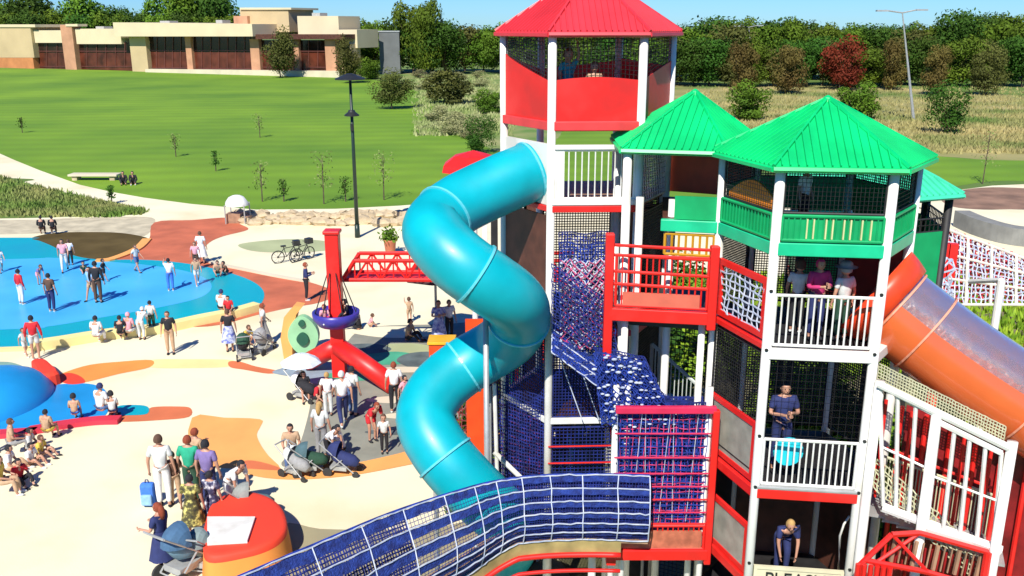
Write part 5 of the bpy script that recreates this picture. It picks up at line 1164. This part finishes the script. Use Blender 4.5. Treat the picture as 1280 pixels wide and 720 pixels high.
# ---- right net structure + bushes
rn=empty('net_tower',(8.7,21,0),'red and white spider-net climber with pink ropes beside the rear green tower','net climber')
PK=mat('pale_pink_rope',(.7,.5,.45),.7,.2,5)
def tilt(u,v): a=pxd(1180,285,21); b=pxd(1300,330,20); c=pxd(1175,380,19.5); d=pxd(1300,380,19.2); return lerp(lerp(a,b,u),lerp(c,d,u),v)
ropeobj(rn,'rope_net',tilt,22,12,.016,ROPEW,.015,51); ropeobj(rn,'rope_net',lambda u,v:tilt(u,v)+Vector((0,.5,0)),18,10,.02,PK,.02,52); mb=MB(); diag(mb,lambda u,v:tilt(u,v)+Vector((0,.2,0)),12,7,.022,.02,53); mb.build('diagonal_rope',mat('red_rope',(.5,.02,.03),.7,.3,5),rn)
mb=MB(); 
for v_ in (0,.33,.66,1): mb.poly([tilt(i/8,v_)-Vector((0,.05,0)) for i in range(9)],6,.03)
for i in range(0,9,2): mb.tube(tilt(i/8,0)-Vector((0,.05,0)),tilt(i/8,1)-Vector((0,.05,0)),.03,6)
mb.build('rail',mat('cream_paint',(.7,.66,.55),.5),rn)
ropeobj(rn,'rope_net',bil(pxd(1146,345,18.9),pxd(1190,320,18.9),pxd(1150,375,18.9),pxd(1190,385,18.9)),10,9,.02,ROPEW,.05,54)
mb=MB(); 
for px,w_ in ((1183,.16),(1192,.2)): q=pxd(px,300,20); mb.box((q.x,q.y,(HZ(4.7)+0)/2),(w_,.15,HZ(4.7)))
mb.build('red_post',RED,rn)
mb=MB(); q=pxd(1252,350,17.5); mb.tube((q.x,q.y,0),q,.075,10); q2=pxd(1212,352,18.5); mb.tube(q2,q,.05,8); mb.build('white_post',WHITE,rn)
def bush(kind,px,py,d,h,w_,label,group=None):
    plant(kind,px,py,h,w_,label,group,name='shrub',cat='bush',d=d)
bush('l1',1216,430,25,3.0,3.4,'bright lime bush seen through the net climber above the orange slide')
bush('l1',1272,450,24,2.6,3.0,'lime bush at the right edge below the orange-leaved plant')
bush('rs',1275,400,27,2.8,2.6,'orange-red leaved shrub at the right edge above the lime bush')
bush('l1',868,440,30,3.4,3.4,'yellow-green bush seen under the red balcony between white posts')
bush('d1',820,420,31,4.0,4.6,'dark green bush seen under the left part of the red balcony')
bush('s1',850,470,24,2.6,3.6,'green bush behind the pale sloping stair guard')
bush('l1',990,540,24,2.6,3.0,'lime plant seen through the front tower guard bars, left of the teal dish')
bush('l1',1040,540,23,2.6,3.0,'lime plant seen through the front tower guard bars, right of the teal dish')
bush('s1',600,560,21.5,2.6,2.8,'green bush behind the lower coil of the turquoise slide')
bush('s1',1000,420,27,3.4,4.0,'green bush seen through the upper guard bars of the front tower')
bush('l1',1130,640,19,2.8,3.4,'lime bush under the white barred ramp')
bush('s1',1190,640,18.5,2.2,3.0,'mid green bush under the right half of the white barred ramp')
bush('d1',620,560,26,2.8,3.0,'dark green bush behind the blue rope wall')
# people on the towers
zd=HZ(4.88); zf=HZ(7.28)
person(0,0,'hold',1.35,10,'j:m','t:n','m','child in a magenta hooded top on the upper deck of the front tower',P=Vector((4.85,14.0,zd)),hat=None)
person(0,0,'stand',1.25,200,'s:lg','t:dg','gr','child with a grey cap on the upper deck beside the magenta-clad child',P=Vector((5.25,13.95,zd)),hat='gr')
person(0,0,'stand',1.2,150,'s:w','t:k','br','child in white behind the magenta-clad child on the front tower',P=Vector((4.65,14.35,zd)))
e_=person(0,0,'hold',1.65,0,'s:n','t:n','k','dark-haired person in navy standing behind the lower guard of the front tower',P=Vector((4.5,14.1,zf)))
q=Vector((4.52,13.70,HZ(6.72))); mb=MB(); mb.sweep([q,q+Vector((0,.04,0)),q+Vector((0,.09,0))],.24,20,rs=[.24,.25,.16]); tag(mb.build('teal_dish',mat('aqua_plastic',(.02,.55,.65),.4),origin=q),'round aqua play dish held against the lower guard bars of the front tower','toy dish')
person(0,0,'bend',1.45,0,'s:n','t:n','bl','fair-haired child leaning over the cream sign panel at the base of the front tower',P=Vector((4.75,14.25,HZ(9.35))))
person(0,0,'up',1.25,30,'s:t','t:t','br','child in teal inside the red-roofed tower at upper left of its opening',P=Vector((1.0,16.9,HZ(1.72))))
person(0,0,'stand',1.05,0,'s:tan','t:r','br','small child in tan inside the red-roofed tower',P=Vector((1.45,16.6,HZ(1.72))))
person(0,0,'stand',1.1,40,'s:w','t:k','k','child in a white shirt inside the front tower under the green roof',P=Vector((4.6,14.3,HZ(3.2))))
person(0,0,'stand',1.5,20,'j:br','t:k','rh','dark-clothed figure behind the nets at the base of the red-roofed tower',P=Vector((1.0,17.2,HZ(9.0))))
# unused prototypes
for k,p in protos.items():
    if k not in usedp:
        for c_ in list(p.children): bpy.data.objects.remove(c_)
        bpy.data.objects.remove(p)
S.render.resolution_x=1024; S.render.resolution_y=576
